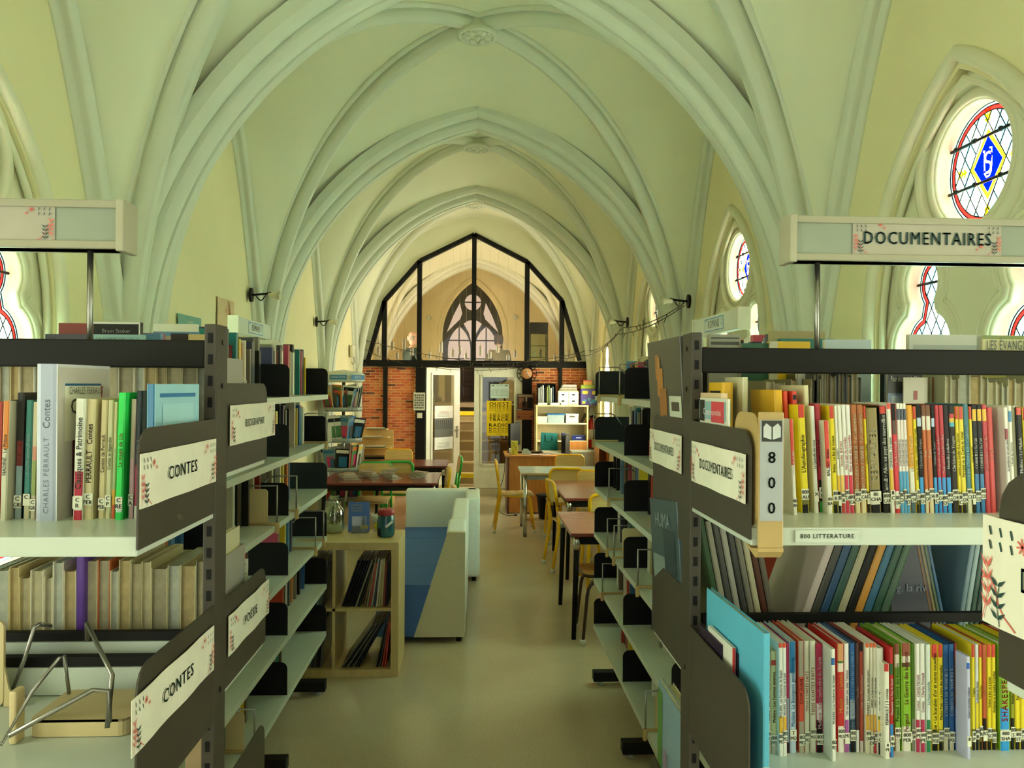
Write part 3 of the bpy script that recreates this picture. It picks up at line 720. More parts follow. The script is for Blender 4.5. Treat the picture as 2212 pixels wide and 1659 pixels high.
# cards stuck on the brackets (seen from the aisle)
def aisle_card(u, x, sg, ym, zm, w_, h, text, shear, **k):
    # sg: +1 faces +x (left unit), -1 faces -x (right unit)
    m = frame((x + sg * .004, ym, zm), (0, sg, 0), (0, 0, 1)) @ Matrix.Rotation(shear, 4, 'Z')
    return card(u, m, w_, h, text, **k)
aisle_card(UL, XL, 1, 1.234, 1.6235, .308, .076, 'CONTES', rad(0), th=.26)
aisle_card(UL, XL, 1, 1.222, 1.292, .325, .078, 'CONTES', rad(0), th=.26)
aisle_card(UL, XL, 1, 1.628, 1.680, .32, .076, 'BIOGRAPHIE', rad(0), th=.2)
aisle_card(UL, XL, 1, 1.608, 1.284, .28, .076, 'POÉSIE', rad(0), th=.24)
aisle_card(UR, XR, -1, 1.317, 1.617, .296, .077, 'DOCUMENTAIRES', rad(0), th=.24)
aisle_card(UR, XR, -1, 1.68, 1.621, .283, .077, 'DOCUMENTAIRES', rad(0), th=.24)
aisle_card(UN, .425, -1, .50, 1.612, .235, .088, 'DOCUMENTAIRES', rad(0), th=.22)
LX = PY(1785, 1151, 1.165).x; MB().box(-.05, .05, -.0003, .0003, -.0095, .0095, Matrix.Translation((LX, 1.1625, 1.530))).build('shelf_label', SHELFW, UR)
put_text('800 LITTERATURE', UR, frame((LX, 1.1615, 1.530), (1, 0, 0), (0, 0, 1)), .0068, BLANK, maxw=.085, bold=.02)

# hanging header signs on poles
def header(px_end, x_end, sg, ypole, xpole, z0, z1, L, text, label):
    s = thing('header_sign', label, 'sign', (xpole, ypole, 0)); 
    a, b_ = sorted((x_end - xpole, x_end - xpole + sg * L))
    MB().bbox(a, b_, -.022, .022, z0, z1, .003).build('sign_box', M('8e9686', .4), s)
    for zz in (z0 + .002, z1 - .012): MB().bbox(a - .001, b_ + .001, -.028, .028, zz - .002, zz + .012, .002).build('edge_rail', M('a09c86', .35), s)
    e = a if sg > 0 else b_
    MB().bbox(e - .007, e + .007, -.03, .03, z0 - .004, z1 + .002, .002).build('end_cap', M('a8a48c', .35), s)
    MB().tube([(0, .0, 1.79), (0, 0, z0 + .01)], .0055).build('pole', STEEL, s)
    return s
HY = 1.44
e = PY(274, 490, HY); p_ = PY(195, 600, HY)
zt, zl = PY(274, 440, HY).z, PY(274, 543, HY).z
s1 = header(0, e.x, -1, HY, p_.x, zl, zt, .62, '', 'white header sign on a pole above the tale shelves, flower border at its end')
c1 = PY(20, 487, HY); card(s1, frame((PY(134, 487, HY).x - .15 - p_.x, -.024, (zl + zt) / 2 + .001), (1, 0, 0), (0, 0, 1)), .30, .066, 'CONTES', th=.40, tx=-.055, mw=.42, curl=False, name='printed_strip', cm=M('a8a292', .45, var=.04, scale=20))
HY = 1.52
e = PY(1702, 520, HY); p_ = PY(1765, 650, HY); zt, zl = PY(1702, 471, HY).z, PY(1702, 566, HY).z
s2 = header(0, e.x, 1, HY, p_.x, zl, zt, .62, '', 'white header sign lettered DOCUMENTAIRES on a pole above the right unit')
m0, m1 = PY(1842, 520, HY - .024).x, PY(2163, 520, HY - .024).x
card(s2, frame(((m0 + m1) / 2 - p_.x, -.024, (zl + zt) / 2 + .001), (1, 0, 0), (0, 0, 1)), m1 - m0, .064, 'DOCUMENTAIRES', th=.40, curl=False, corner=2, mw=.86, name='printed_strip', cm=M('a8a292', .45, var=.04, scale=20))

# ------------------------------------------------------------------ books of the right unit
W0, K0 = 'e6e4d6', '141310'
def rowbooks(specs, ysp, z, unit_where, yb, group, hdef=.178, d=.115, leandeg=-3.0, zfoot=0):
    n = 0
    for s in specs:
        n += 1
        x0, x1, ytop, dy, bands, title, tcol, stk = (list(s) + [None] * 8)[:8]
        Y = ysp + (dy or 0); a = PY(x0, yb, Y).x; c = PY(x1, yb, Y).x; t = max(.004, (c - a) * .97)
        h = hdef if ytop is None else PY(x0, ytop, Y).z - z
        col = [b_[1] for b_ in bands]; main = max(bands, key=lambda q: q[0] - ([0] + [r[0] for r in bands])[bands.index(q)])[1]
        oth = [cname(c_) for c_ in col if cname(c_) != cname(main)]
        lab = cname(main) + (' and ' + oth[-1] if oth else '') + ' ' + ('book' if t > .018 else 'paperback') + ', ' + ordw(n) + ' from left ' + unit_where
        book(((a + c) / 2, Y, z), 0, t, h, d, bands, lab, group, title, tcol or '20201c', sticker=stk, lean=rad(leandeg))
B = lambda *a: [(a[i], a[i + 1]) for i in range(0, len(a), 2)]
YEL = lambda top='c8382c': B(.08, K0, .2, '6f6a28', .88, 'e2ce20', 1, top)
NATH = lambda main: B(.33, '2a92d8', 1, main)
top_specs = [
 (1683, 1701, 842, .03, B(.2, 'd8cc90', 1, 'd8a824'), None, None, '800/ANT'),
 (1703, 1712, 845, .035, B(.22, 'e0b020', 1, 'd84a30'), None, None, None),
 (1714, 1722, 905, -.02, B(.52, W0, 1, 'd84838'), 'Anthologie du slam', 'e8e0d0', '80/AN'),
 (1723, 1732, 845, .03, B(.93, 'd04030', .97, '222222', 1, 'd04030'), 'Zeiger', 'e8b0a0', '80/A'),
 (1733, 1748, 874, 0, YEL(), "L'Autobiographie", '30301c', '800/AU'),
 (1749, 1758, 832, .03, B(1, 'cfc9a0'), None, None, '8/1'),
 (1760, 1769, 877, 0, B(.1, W0, 1, 'dcdcd0'), 'La Querelle des mots', '30302c', 'X'),
 (1771, 1782, 872, .01, B(.1, '2c9c40', .3, '222018', 1, 'b02c3c'), 'HAMPATE BA', '181814', '8/B'),
 (1788, 1799, 908, -.01, B(.5, W0, 1, 'd84838'), 'BALZAC  Adieu', '30302c', '80/BA'),
 (1801, 1811, 876, 0, YEL(), 'Balzac : Le Bal de Sceaux', '30301c', '80/B'),
 (1812, 1818, 876, 0, B(.2, K0, .35, 'e0b020', 1, W0), 'BUZZATI', '30302c', 'B'),
 (1819, 1827, 875, 0, B(.14, 'c03030', .35, 'e8c060', 1, W0), 'Nouvelles  BUZZATI', 'c03040', '80/B'),
 (1828, 1836, 874, 0, B(.35, 'd0304c', 1, 'e8e6e0'), 'Alice au pays des merveilles', 'c8364c', '80/CA'),
 (1837, 1846, 874, 0, B(.35, 'd0304c', 1, 'e8e6e0'), 'Alice au pays des merveilles', 'c8364c', '80/CA'),
 (1848, 1860, 874, 0, B(.22, 'd8cc9c', 1, 'a8602c'), 'JEAN-CLAUDE CARRIERE  La Controverse', 'e4d8b8', '80/CA'),
 (1861, 1873, 874, 0, B(.22, 'd8cc9c', 1, 'a8602c'), 'JEAN-CLAUDE CARRIERE  La Controverse', 'e4d8b8', '80/CA'),
 (1874, 1880, 877, .004, YEL(), 'La Chanson de Roland', '30301c', 'C'),
 (1881, 1904, 881, .002, B(.08, K0, .18, 'dedccc', .22, '222222', 1, '8c7c4c'), 'CERVANTES', 'd8d0b0', '80/CHA'),
 (1905, 1908, 874, .02, B(1, '9a5a34'), None, None, None),
 (1909, 1924, 877, .002, B(.93, K0, 1, 'c8382c'), 'Carroll • Alice au pays des merveilles', 'd8d8cc', '800/CAR'),
 (1925, 1934, 871, 0, B(.12, W0, .2, 'c83030', .4, 'e0b43c', .95, 'e0e0d4', 1, 'd85040'), "CENDRARS  J'ai saigné", '50504a', '8/C'),
 (1935, 1945, 872, 0, B(.04, 'c83030', .2, W0, .72, 'd03040', .85, '584038', 1, K0), 'Charles Perrault', 'e8d0d0', '800/CHA'),
 (1946, 1953, 871, 0, B(.38, '4aa0d0', .85, 'e6dcd8', .95, '404a60', 1, W0), 'CHÂTEAUREYNAUD', '20242c', '80/CH'),
 (1953, 1960, 871, 0, B(.38, '4aa0d0', .85, 'e6dcd8', .95, '404a60', 1, W0), 'CHÂTEAUREYNAUD', '20242c', '80/C'),
 (1960, 1967, 871, 0, B(.38, '4aa0d0', .85, 'e6dcd8', .95, '404a60', 1, W0), 'CHÂTEAUREYNAUD', '20242c', '80/CH'),
 (1968, 1980, 875, 0, B(.1, '44606c', .25, 'dcdcd0', .42, 'dcdccc', 1, 'e0a024'), 'Le Colonel Chabert', 'f0d8a0', '800/CHE'),
 (1981, 1988, 878, 0, YEL(), 'Chrétien de Troyes : Le Chevalier au lion (Yvain)', '30301c', '8/CH'),
 (1989, 1999, 874, 0, B(.33, '2a92d8', .8, K0, .88, 'b8c8e0', 1, K0), 'Chrétien de Troyes', 'b0b0b0', '80/CH'),
 (2000, 2008, 875, 0, B(.22, 'dcd0a8', .77, 'c0642c', .9, 'dcd8c8', 1, '6a4020'), 'Yvain', 'ecd8c0', '80/CH'),
 (2009, 2019, 875, 0, B(.22, 'dcd0a8', .77, 'c0642c', .9, 'dcd8c8', 1, '6a4020'), 'Yvain', 'ecd8c0', '800/CHR'),
 (2020, 2028, 875, 0, B(.33, '2a92d8', .8, K0, .88, 'b8c8e0', 1, K0), 'Chrétien de Troyes', 'b0b0b0', '8/C'),
 (2029, 2037, 875, 0, NATH('b82434'), 'Yvain ou le Chevalier au lion', 'dcb8b8', '80/CH'),
 (2038, 2047, 875, 0, NATH('b82434'), 'Yvain ou le Chevalier au lion', 'dcb8b8', '80/CH'),
 (2048, 2058, 875, 0, NATH('241a20'), 'Nouvelles policières', 'dcdcd4', '80/CHR'),
 (2059, 2071, 875, 0, B(.8, '2c2420', .84, '48a8c0', .88, 'd8b030', .92, 'c03038', 1, '242424'), 'Chrétien de Troyes', 'e0e0d0', '80/CHR'),
 (2072, 2079, 878, 0, YEL(), 'Lancelot ou le Chevalier de la Charrette', '30301c', '8/C'),
 (2080, 2090, 878, 0, YEL(), 'Perceval ou le Conte du Graal', '30301c', '80/CH'),
 (2091, 2101, 873, 0, B(.2, 'd8d4b4', 1, '2c7080'), 'PHILIPPE CLAUDEL  Les Confidents', 'a8d0d8', '80/CL'),
 (2102, 2108, 878, 0, YEL(), 'Contes marocains', '30301c', 'D'),
 (2109, 2119, 874, 0, B(.36, '2470a8', .85, '202020', .96, 'e0b428', 1, K0), 'CORNEILLE Le Cid', 'e0e0d0', '80/CO'),
 (2120, 2130, 874, 0, B(.36, '2470a8', .85, '202020', .96, 'e0b428', 1, K0), 'CORNEILLE Le Cid', 'e0e0d0', '80/CO'),
 (2131, 2141, 874, 0, B(.85, 'bc2830', .96, 'e0b428', 1, 'c02830'), 'Comédies de Courteline', 'e8a0a0', None),
 (2142, 2153, 880, 0, B(1, 'c83430'), 'Le Cid', 'e8b0a0', None),
 (2178, 2186, 880, -.01, B(.7, 'dcd8d4', .8, '882030', 1, W0), 'La gendarme est sans pitié', '28282c', None),
 (2187, 2195, 876, 0, B(.85, W0, .95, '3c88c0', 1, W0), "L'Ecole des femmes", '50504a', None),
 (2196, 2203, 876, .004, B(1, 'b8b498'), None, None, None),
 (2204, 2216, 880, 0, B(.93, K0, 1, 'd04830'), 'Molière • Le Malade', 'd8d8cc', None),
 (2218, 2232, 880, 0, YEL(), 'Racine • Phèdre', '30301c', None)]
rowbooks(top_specs, 1.30, 1.543, 'on the 800 top shelf', 1104, 'paperbacks on the top shelf of the right unit')
low_specs = [
 (1655, 1666, 1408, .0, B(.1, 'c8c0a8', .86, 'd4ccb4', .91, 'b83028', 1, 'd4ccb4'), 'Molière • Les Femmes savantes', '28241c', '80/MO'),
 (1667, 1678, 1406, .0, B(.1, 'c8c0a8', .86, 'd0cc94', .91, 'b83028', 1, 'd0cc94'), 'Molière • Les Femmes savantes', '28241c', '800/MOL'),
 (1683, 1692, 1389, -.01, B(.12, W0, .2, 'b82c34', .35, 'e0ac2c', .96, 'e8e6dc', 1, 'd85028'), 'MOLIERE  Les Fourberies de Scapin', '54504a', '800/MO'),
 (1692, 1700, 1389, -.01, B(.12, W0, .2, 'b82c34', .35, 'e0ac2c', .96, 'e8e6dc', 1, 'd85028'), 'MOLIERE  Les Fourberies de Scapin', '54504a', '80/MO'),
 (1701, 1705, 1389, .0, B(.1, '202020', .5, '8090a0', 1, '981c50'), None, None, None),
 (1707, 1720, 1386, .0, B(.72, 'b8ccdc', 1, '1870a8'), 'Molière  Le Bourgeois gentilhomme', '2478b0', 'T/MO'),
 (1726, 1738, 1384, .0, B(.1, 'b0a890', .28, '9c9684', .68, 'c84830', 1, '9c9684'), 'DOM JUAN', '80301c', '80/MO'),
 (1739, 1749, 1384, .0, B(1, 'cfcbb4'), 'TOUS CONTES FAITS', 'b04434', '800/MOL'),
 (1751, 1763, 1384, .0, B(1, 'd4d0bc'), 'TOUS CONTES FAITS', 'b04434', '800/MOL'),
 (1764, 1778, 1390, .0, B(.12, K0, .3, K0, .45, 'd8c8c8', 1, 'b01c48'), 'Molière   Les Fourberies de Scapin', 'e8b8c0', '800/MO'),
 (1797, 1806, 1402, -.03, B(.86, 'e4e4d8', .92, '2c64a8', 1, W0), 'MOLIERE | Les Fourberies de Scapin', '28282c', '80/MO'),
 (1810, 1824, 1390, .0, B(.24, 'dcd8cc', .74, 'b82420', .82, 'dcd4c0', .84, '3c7030', 1, 'c89060'), 'Musset      Fantasio', 'e8a040', '800/MUS'),
 (1825, 1835, 1390, .0, B(.3, 'a05098', 1, 'e4e0dc'), 'On ne badine pas avec l\'amour', '704868', 'MU'),
 (1837, 1848, 1389, .0, B(.15, K0, .3, '303438', .48, '9ca4a8', 1, '1c5490'), 'DOUZE NOUVELLES CONTEMPORAINES', '7cb0e0', '800/NOU'),
 (1849, 1857, 1388, .0, B(.2, 'd8d8d8', 1, '44282c'), 'Nouvelles', 'a08080', None),
 (1858, 1866, 1388, .0, B(.1, 'c8c4bc', .92, 'a04030', 1, '181818'), 'Ovide • Les Métamorphoses', 'e8c0b0', None),
 (1871, 1880, 1389, -.005, B(.2, 'd8d0b8', .35, 'd8a43c', .96, 'e0dccc', 1, 'd05c30'), 'ONFRAY  Le Corps de mon père', '44403c', '800/ONF'),
 (1881, 1887, 1389, -.005, B(.2, 'd8d0b8', .35, 'd8a43c', .96, 'e0dccc', 1, 'd05c30'), 'ONFRAY  Le Corps de mon père', '44403c', '80/ON'),
 (1888, 1894, 1389, -.005, B(.2, 'b82c34', .35, 'd8a43c', .96, 'e0dccc', 1, 'd05c30'), 'ONFRAY  Le Corps de mon père', '44403c', '8/O'),
 (1897, 1910, 1400, -.01, B(.12, K0, .33, 'e0b020', .36, '50701c', 1, 'e0e0d4'), 'OVIDE  Persée', '28282c', '80/OVI'),
 (1911, 1922, 1434, -.025, B(.92, 'dedccc', 1, 'c03030'), 'PERRAULT | 3 contes', '28241c', '8/PE'),
 (1923, 1931, 1398, -.02, B(.3, '2a80c8', .75, 'b42428', .85, '1c5c34', 1, 'b42428'), 'Maupassant  Le Papa de Simon', 'e8e0e0', '8/MA'),
 (1933, 1945, 1390, .0, B(.22, 'c0c0ac', .78, '6c9c28', .9, 'd0c8b8', 1, '7c4430'), 'Pergaud  La Guerre des boutons', '3c5c14', '80/PER'),
 (1948, 1969, 1389, .0, B(.23, 'dcd8c8', .78, '80b028', .82, '54341c', .88, 'dcd8c8', 1, '8c4838'), 'Pergaud      La Guerre des boutons', '803820', '800/PER'),
 (1970, 1978, 1390, .0, B(.3, '8c8c80', 1, '507c24'), 'Le Grand Combat', '98b868', '80/P'),
 (1979, 1988, 1390, -.004, B(.3, 'a8244c', 1, 'dcdcd4'), 'Contes    Charles Perrault', '984c5c', '80/PE'),
 (1989, 1999, 1390, -.004, B(.3, 'a8244c', 1, 'dcdcd4'), 'Contes    Charles Perrault', '984c5c', '80/PE'),
 (2002, 2011, 1392, -.004, B(.3, '1c7c4c', 1, 'd4dcd4'), 'Le Passe-muraille', '609880', '80/PI'),
 (2013, 2027, 1392, .0, YEL(), "Poe • Le Scarabée d'or et autres nouvelles", '30301c', '800/POE'),
 (2028, 2038, 1392, .0, YEL(), 'Marco Polo • Le Livre des merveilles', '30301c', '800/POL'),
 (2039, 2050, 1392, .0, B(.18, 'd0c8a8', 1, '14508c'), 'CONTES DE VAMPIRES', 'c0d0e0', '800/POL'),
 (2051, 2062, 1391, .0, B(.18, 'd0c8a8', 1, '14508c'), 'CONTES DE VAMPIRES', 'c0d0e0', '800/POL'),
 (2063, 2068, 1388, .0, B(.4, '2458a0', .85, '4c2c28', 1, '802420'), 'EDGAR POE', 'e0a090', None),
 (2089, 2097, 1418, -.03, B(.88, 'b8bcd8', .94, '2c5cb8', 1, 'c8cce0'), 'Quatre nouvelles réalistes', '30304c', '8'),
 (2100, 2107, 1392, .0, YEL(), "L'Ingénu", '30301c', '8/P'),
 (2108, 2115, 1392, .0, B(.1, K0, .2, '6f6a28', .45, 'e2ce20', 1, 'd0d4d8'), 'Le Roman de Renart', '30301c', '80/R'),
 (2116, 2122, 1392, .0, YEL(), "Tristan et Iseut", '30301c', '80/R'),
 (2123, 2132, 1392, .0, B(.3, K0, 1, 'b45424'), 'Le Bossu', 'e0a060', 'RO'),
 (2133, 2142, 1392, .0, YEL(), 'Scènes à lire et à jouer', '30301c', '80/SC'),
 (2143, 2152, 1392, .0, YEL(), "Antigone et le mythe d'Oedipe", '30301c', '80/SO'),
 (2160, 2182, 1392, -.004, B(.12, '2a92d8', .2, 'd0d0c0', .4, '2a92d8', 1, '80a828'), 'SHAKESPEARE', 'b43c28', '800/SHA'),
 (2183, 2192, 1392, .0, B(.3, K0, 1, '90941c'), 'Roméo et Juliette', '30301c', '80/S'),
 (2193, 2204, 1392, .0, YEL(), 'Stevenson', '30301c', '80/ST'),
 (2205, 2216, 1392, .0, YEL(), 'Tournier', '30301c', '80/TO'),
 (2218, 2240, 1390, .0, B(.3, '2a92d8', 1, 'b82434'), 'Voltaire', 'dcb8b8', None)]
rowbooks(low_specs, 1.275, 1.142, 'on the shelf below', 1620, 'paperbacks on the second shelf of the right unit', leandeg=-.8)
# the tall pale blue album and three thin books leaning on it at the aisle end
book((.4545, 1.172, 1.142), rad(1.5), .010, .236, .27, B(.05, 'd8d040', .16, '5cb4d4', 1, '5cb4d4'), 'tall sky blue album standing out past the paperbacks of the lower shelf', 'albums at the aisle end', None, None, sticker='80/P', stk=(.06, .13))
book((.4385, 1.275, 1.142), rad(1.5), .006, .178, .125, B(.86, 'c83430', 1, 'c83430'), 'red and white school paperback beside the tall sky blue album', 'thin school paperbacks', 'La maudite maigre lui', 'e8c0b8', cover='e2e0d4')
for i, x in enumerate((.4292, .4338)):
    pass
book((.4462, 1.275, 1.142), rad(1.5), .0055, .168, .125, B(1, '241c24'), 'black paperback between red one and blue album, nearer to the red', 'thin school paperbacks', "Le Malade imaginaire", 'b0a8b0')
book((.4325, 1.32, 1.142), rad(1.5), .0045, .168, .12, B(1, '2c2030'), 'black paperback pressed against the end bracket, behind the red one', 'thin school paperbacks', "L'Amour médecin", 'b0a8b0')
# book faces seen over the upper end bracket
def face_book(loc, rz, t, h, d, cov, label, group, paint=(), tip=0, lean=0, spine=None, title=None, tcol='20201c', tz=.8, th=.1, pages=True, cat='book'):
    # like book() but made to be looked at from its board: paint = [(x0,x1,z0,z1,colour)] on the +x board in fractions of d and h
    o = book(loc, rz, t, h, d, B(1, spine or cov), label, group, lean=lean, tip=tip, cover=cov, cat=cat)
    for sx in (1, -1):
        m = frame((sx * (t / 2 + .0005), d / 2, h / 2), (0, sx, 0), (0, 0, 1))
        for k, (a, b_, c, e_, col) in enumerate(paint):
            q = MB(); poly2(q, [((a - .5) * d, (c - .5) * h), ((b_ - .5) * d, (c - .5) * h), ((b_ - .5) * d, (e_ - .5) * h), ((a - .5) * d, (e_ - .5) * h)], .0002 * (k + 1)); r = q.build('cover_print', M(col, .4), o); r.matrix_local = m
        if title: put_text(title, o, m @ Matrix.Translation((0, (tz - .5) * h, .002)), h * th, M(tcol, .5), maxw=d * .85)
    return o
face_book((.432, 1.29, 1.543), 0, .005, .196, .16, 'dcdccc', 'white workbook with a red banner over the aisle end bracket', None, ((.0, .95, .8, .97, '8cb0b8'), (.45, .9, .78, .97, 'd03c4c'), (.02, .2, .78, .98, '1c1c1c')), title='Contemporains', tz=.87, th=.06, tcol='e8d8d8')
face_book((.447, 1.36, 1.543), 0, .012, .205, .13, 'e0c49c', 'peach covered book behind the white workbook', None)
face_book((.466, 1.40, 1.543), 0, .020, .225, .08, 'e0b028', 'yellow dictionary with a dark band behind the grey 800 marker', None, ((.1, .9, .8, .93, '2c3028'),))
face_book((.492, 1.38, 1.543), 0, .010, .235, .10, 'c8c4a0', 'tall pale olive book beside the yellow dictionary', None)
face_book((.440, 1.56, 1.546), rad(1), .012, .318, .27, '4a4840', 'grey album with a rearing golden horse on its cover, over the far bracket', None,
          ((.25, .36, .72, .90, 'a86c34'), (.30, .48, .60, .80, 'b87c38'), (.36, .58, .46, .66, 'a06830'), (.34, .40, .80, .88, 'c89050'), (.66, 1, .47, .61, 'c8ccc0'), (.72, .94, .51, .57, '443c34')), lean=rad(-3))
face_book((.458, 1.60, 1.545), rad(2), .012, .30, .22, '3c3a34', 'dark album leaning behind the golden horse album', None, lean=rad(-3))
face_book((.474, 1.60, 1.545), rad(2), .010, .33, .20, 'a8a898', 'grey patterned album topmost behind the golden horse album', None, ((.1, .9, .6, .95, 'c8c8b8'),))
face_book((.436, 1.55, 1.206), rad(1), .010, .315, .23, '3c5058', 'blue grey album with a stormy painting, over the lower far bracket', None,
          ((.05, .5, .25, .6, '7c8c8c'), (.3, .8, .05, .4, '6c7470'), (.1, .3, .1, .3, 'a07850'), (.5, .9, .5, .8, '2c3c44')), title='HUMA', tz=.85, th=.1, tcol='8c9ca0', lean=rad(-2), tip=rad(-6))
face_book((.450, 1.56, 1.206), rad(1), .012, .30, .22, 'd0c49c', 'cream edged album behind the stormy painting album', None, lean=rad(-2), tip=rad(-5))
face_book((.466, 1.57, 1.206), rad(1), .012, .29, .21, '5c7c3c', 'green album behind the cream edged one', None, lean=rad(-2), tip=rad(-5))
face_book((.434, 1.55, .748), rad(0), .012, .335, .21, '7c98a8', 'picture book with green trees on pale blue, low over the third far bracket', None,
          ((.0, .2, .0, .95, '4c8038'), (.25, .4, .0, .6, '8c7890'), (.45, .75, .0, .5, '3c4438'), (.75, .95, .0, .6, '448438')))
face_book((.452, 1.55, .748), rad(0), .018, .33, .20, 'e0d8b8', 'thick cream book behind the green tree picture book', None)
# grey 800 marker in its beige holder
mk = thing('shelf_marker', 'grey 800 marker strip with an open book sign in a beige plastic holder', 'marker', (PY(1656, 1100, 1.168).x, 1.150, 1.543))
BEI = M('b89c64', .4)
zA = PY(1656, 890, 1.15).z - 1.543; zB = PY(1656, 1185, 1.15).z - 1.543
MB().bbox(-.0195, .0195, 0, .006, zB, zA, .002).build('holder', BEI, mk)
MB().prism([(0, -.034), (.012, -.045), (.03, -.04), (.05, -.034), (.052, -.030), (.03, -.034), (.0, -.0285)], -.0195, .0195, 'x').build('clip', BEI, mk)
MB().prism(rrect(.004, .11, .0, zA - .002, .03), -.0195, -.0172, 'x').build('side_plate', BEI, mk)
MB().box(-.018, .0175, -.0012, 0, zB + .042, zA - .012).build('strip', M('a8acb0', .3), mk)
MB().box(-.0155, .0155, -.0018, -.0012, zA - .045, zA - .013).build('sign_ground', M('34342e', .5), mk)
b = MB()
for s in (1, -1): poly2(b, [(s * .001, -.013), (s * .0135, -.009), (s * .0135, .006), (s * .009, .012), (s * .001, .006)][::s])
o = b.build('open_book_sign', M('c4c8c8', .4), mk); o.matrix_local = frame((0, -.0022, zA - .029), (1, 0, 0), (0, 0, 1))
for i, ch in enumerate('800'): put_text(ch, mk, frame((0, -.002, zA - .070 - .0385 * i), (1, 0, 0), (0, 0, 1)), .0175, M('1c2420', .5), bold=.03)

# far side books of both units (page edges turned to us)
def back_row(x0, x1, z, y, hs, cols, where, group, lean=0, dep=.16, tmin=.010, tmax=.03, page=True):
    n = 0; x = x0
    while x < x1:
        t = random.uniform(tmin, tmax); h = random.uniform(*hs); c = random.choice(cols); n += 1
        o = book((x + t / 2, y + dep, z), pi, t, h, dep, B(1, c), '%s book, pages turned outward, %s from left %s' % (cname(c), ordw(n), where), group, lean=-lean)
        for q in o.children:
            if q.name.startswith('pages'): q.data.materials[0] = M(['a89c78', 'b4aa88', '9c9478', 'aeb0a0', 'b09c6c'][n % 5], .75, var=.14, scale=60)
        x += t + .0006
PCOL = ['c8bc90', 'b8b088', 'd0c8a4', 'a89c78', 'b8bcae', 'c4b078', 'd4ccb4', '98948c']
back_row(XL - .47, XL - .03, 1.205, 1.475, (.19, .225), PCOL + ['b86030', '8c9070'], 'on the lower left shelf', 'books seen from behind on the lower left shelf', tmin=.012, tmax=.03)
back_row(XL - .47, XL - .03, 1.61, 1.47, (.19, .20), PCOL, 'behind the tale books', 'books seen from behind on the top left shelf', tmin=.016, tmax=.032)
face_book((PY(170, 1300, 1.46).x, 1.465, 1.205), rad(0), .014, .285, .16, '5a3490', 'purple covered book standing above the page edges of the lower left shelf', None)
face_book((XL - .028, 1.47, 1.205), 0, .010, .26, .15, 'c8c0a0', 'cream book at the aisle end of the far lower left shelf', None)
back_row(.60, .70, 1.545, 1.56, (.20, .235), ['a89c70', '9c9474', 'b8b08c'], 'past the white history book', 'tall books behind the top right shelf')
back_row(.70, .80, 1.545, 1.56, (.235, .25), ['7c6c4c', '4c4c3c', 'a8a080', '3c4440', '90886c'], 'past the tan blocks', 'dark books behind the top right shelf', tmin=.005, tmax=.012)
back_row(.98, 1.38, 1.545, 1.56, (.22, .25), ['b8b494', 'a8a488'], 'at the end of the far top shelf', 'pale books behind the top right shelf')
def panel_book(px0, px1, yt, yb, Y, col, label, paint=(), title=None, tcol='30302c', z=1.545, t=.014, th=.06, tz=.85):
    a = PY(px0, yb, Y); c = PY(px1, yb, Y); w_ = c.x - a.x; h = PY(px0, yt, Y).z - z
    o = thing('book', label, 'book', ((a.x + c.x) / 2, Y, z))
    MB().box(-w_ / 2, w_ / 2, 0, .0015, 0, h).box(-w_ / 2, w_ / 2, t - .0015, t, 0, h).box(w_ / 2 - .0015, w_ / 2, .0015, t - .0015, 0, h).build('cover', M(col, .35), o)
    MB().box(-w_ / 2 + .002, w_ / 2 - .002, .0016, t - .0016, .002, h - .002).build('pages', PAPER, o)
    m = frame((0, -.0004, h / 2), (1, 0, 0), (0, 0, 1))
    for k, (p, q, r, s, cc) in enumerate(paint):
        b = MB(); poly2(b, [((p - .5) * w_, (r - .5) * h), ((q - .5) * w_, (r - .5) * h), ((q - .5) * w_, (s - .5) * h), ((p - .5) * w_, (s - .5) * h)], .0002 * (k + 1)); b.build('cover_print', M(cc, .4), o).matrix_local = m
    if title: put_text(title, o, m @ Matrix.Translation((0, (tz - .5) * h, .002)), h * th, M(tcol, .5), maxw=w_ * .85)
    return o
panel_book(1722, 1795, 800, 1105, 1.60, 'e0e0d4', 'white history book with three painted heads in a dark strip', ((.02, .98, .52, .67, '34241c'), (.1, .25, .53, .66, 'b89878'), (.42, .58, .53, .66, 'a04c3c'), (.72, .88, .53, .66, 'a88868')), 'Jean Hus', tz=.9, th=.05)
panel_book(1916, 1990, 798, 1105, 1.60, '7888a8', 'blue book with clouds, second cover from the white history book', ((0, 1, .8, 1, '3c3c38'), (.1, .9, .5, .78, 'a8b4c0')), 'Pour découvrir la Bible', 'd0d0c8', tz=.92, th=.05)
panel_book(1950, 2002, 815, 1105, 1.585, 'd8d0bc', 'cream card with a small red heart before the blue cloud book', ((.42, .58, .80, .88, 'a84c44'),), 'Parlez-nous', '303030', tz=.68, th=.07, t=.003)
panel_book(2012, 2048, 815, 1105, 1.60, 'b09c74', 'left of two brown page blocks behind the top shelf', ((0, .12, 0, 1, '8c4c2c'),), 'OUVRIR LA BIBLE', '44443c', tz=.96, th=.03)
panel_book(2051, 2088, 815, 1105, 1.60, 'b09c74', 'right of two brown page blocks behind the top shelf', ((.9, 1, 0, 1, '5c4c34'),))
panel_book(2116, 2205, 820, 1105, 1.60, 'b4b4a8', 'transparent cased book with a crowded collage cover', ((.02, .72, .72, .95, '94a09c'), (.75, .95, .72, .95, 'a84850'), (.1, .3, .76, .9, 'b8a0a0'), (.4, .6, .78, .92, '7c8cb0')))
panel_book(2176, 2240, 850, 1105, 1.58, '1c1a18', 'black book at the right end behind the collage book', (), 'Grand Meaulnes', '7c2420', tz=.9, th=.04)
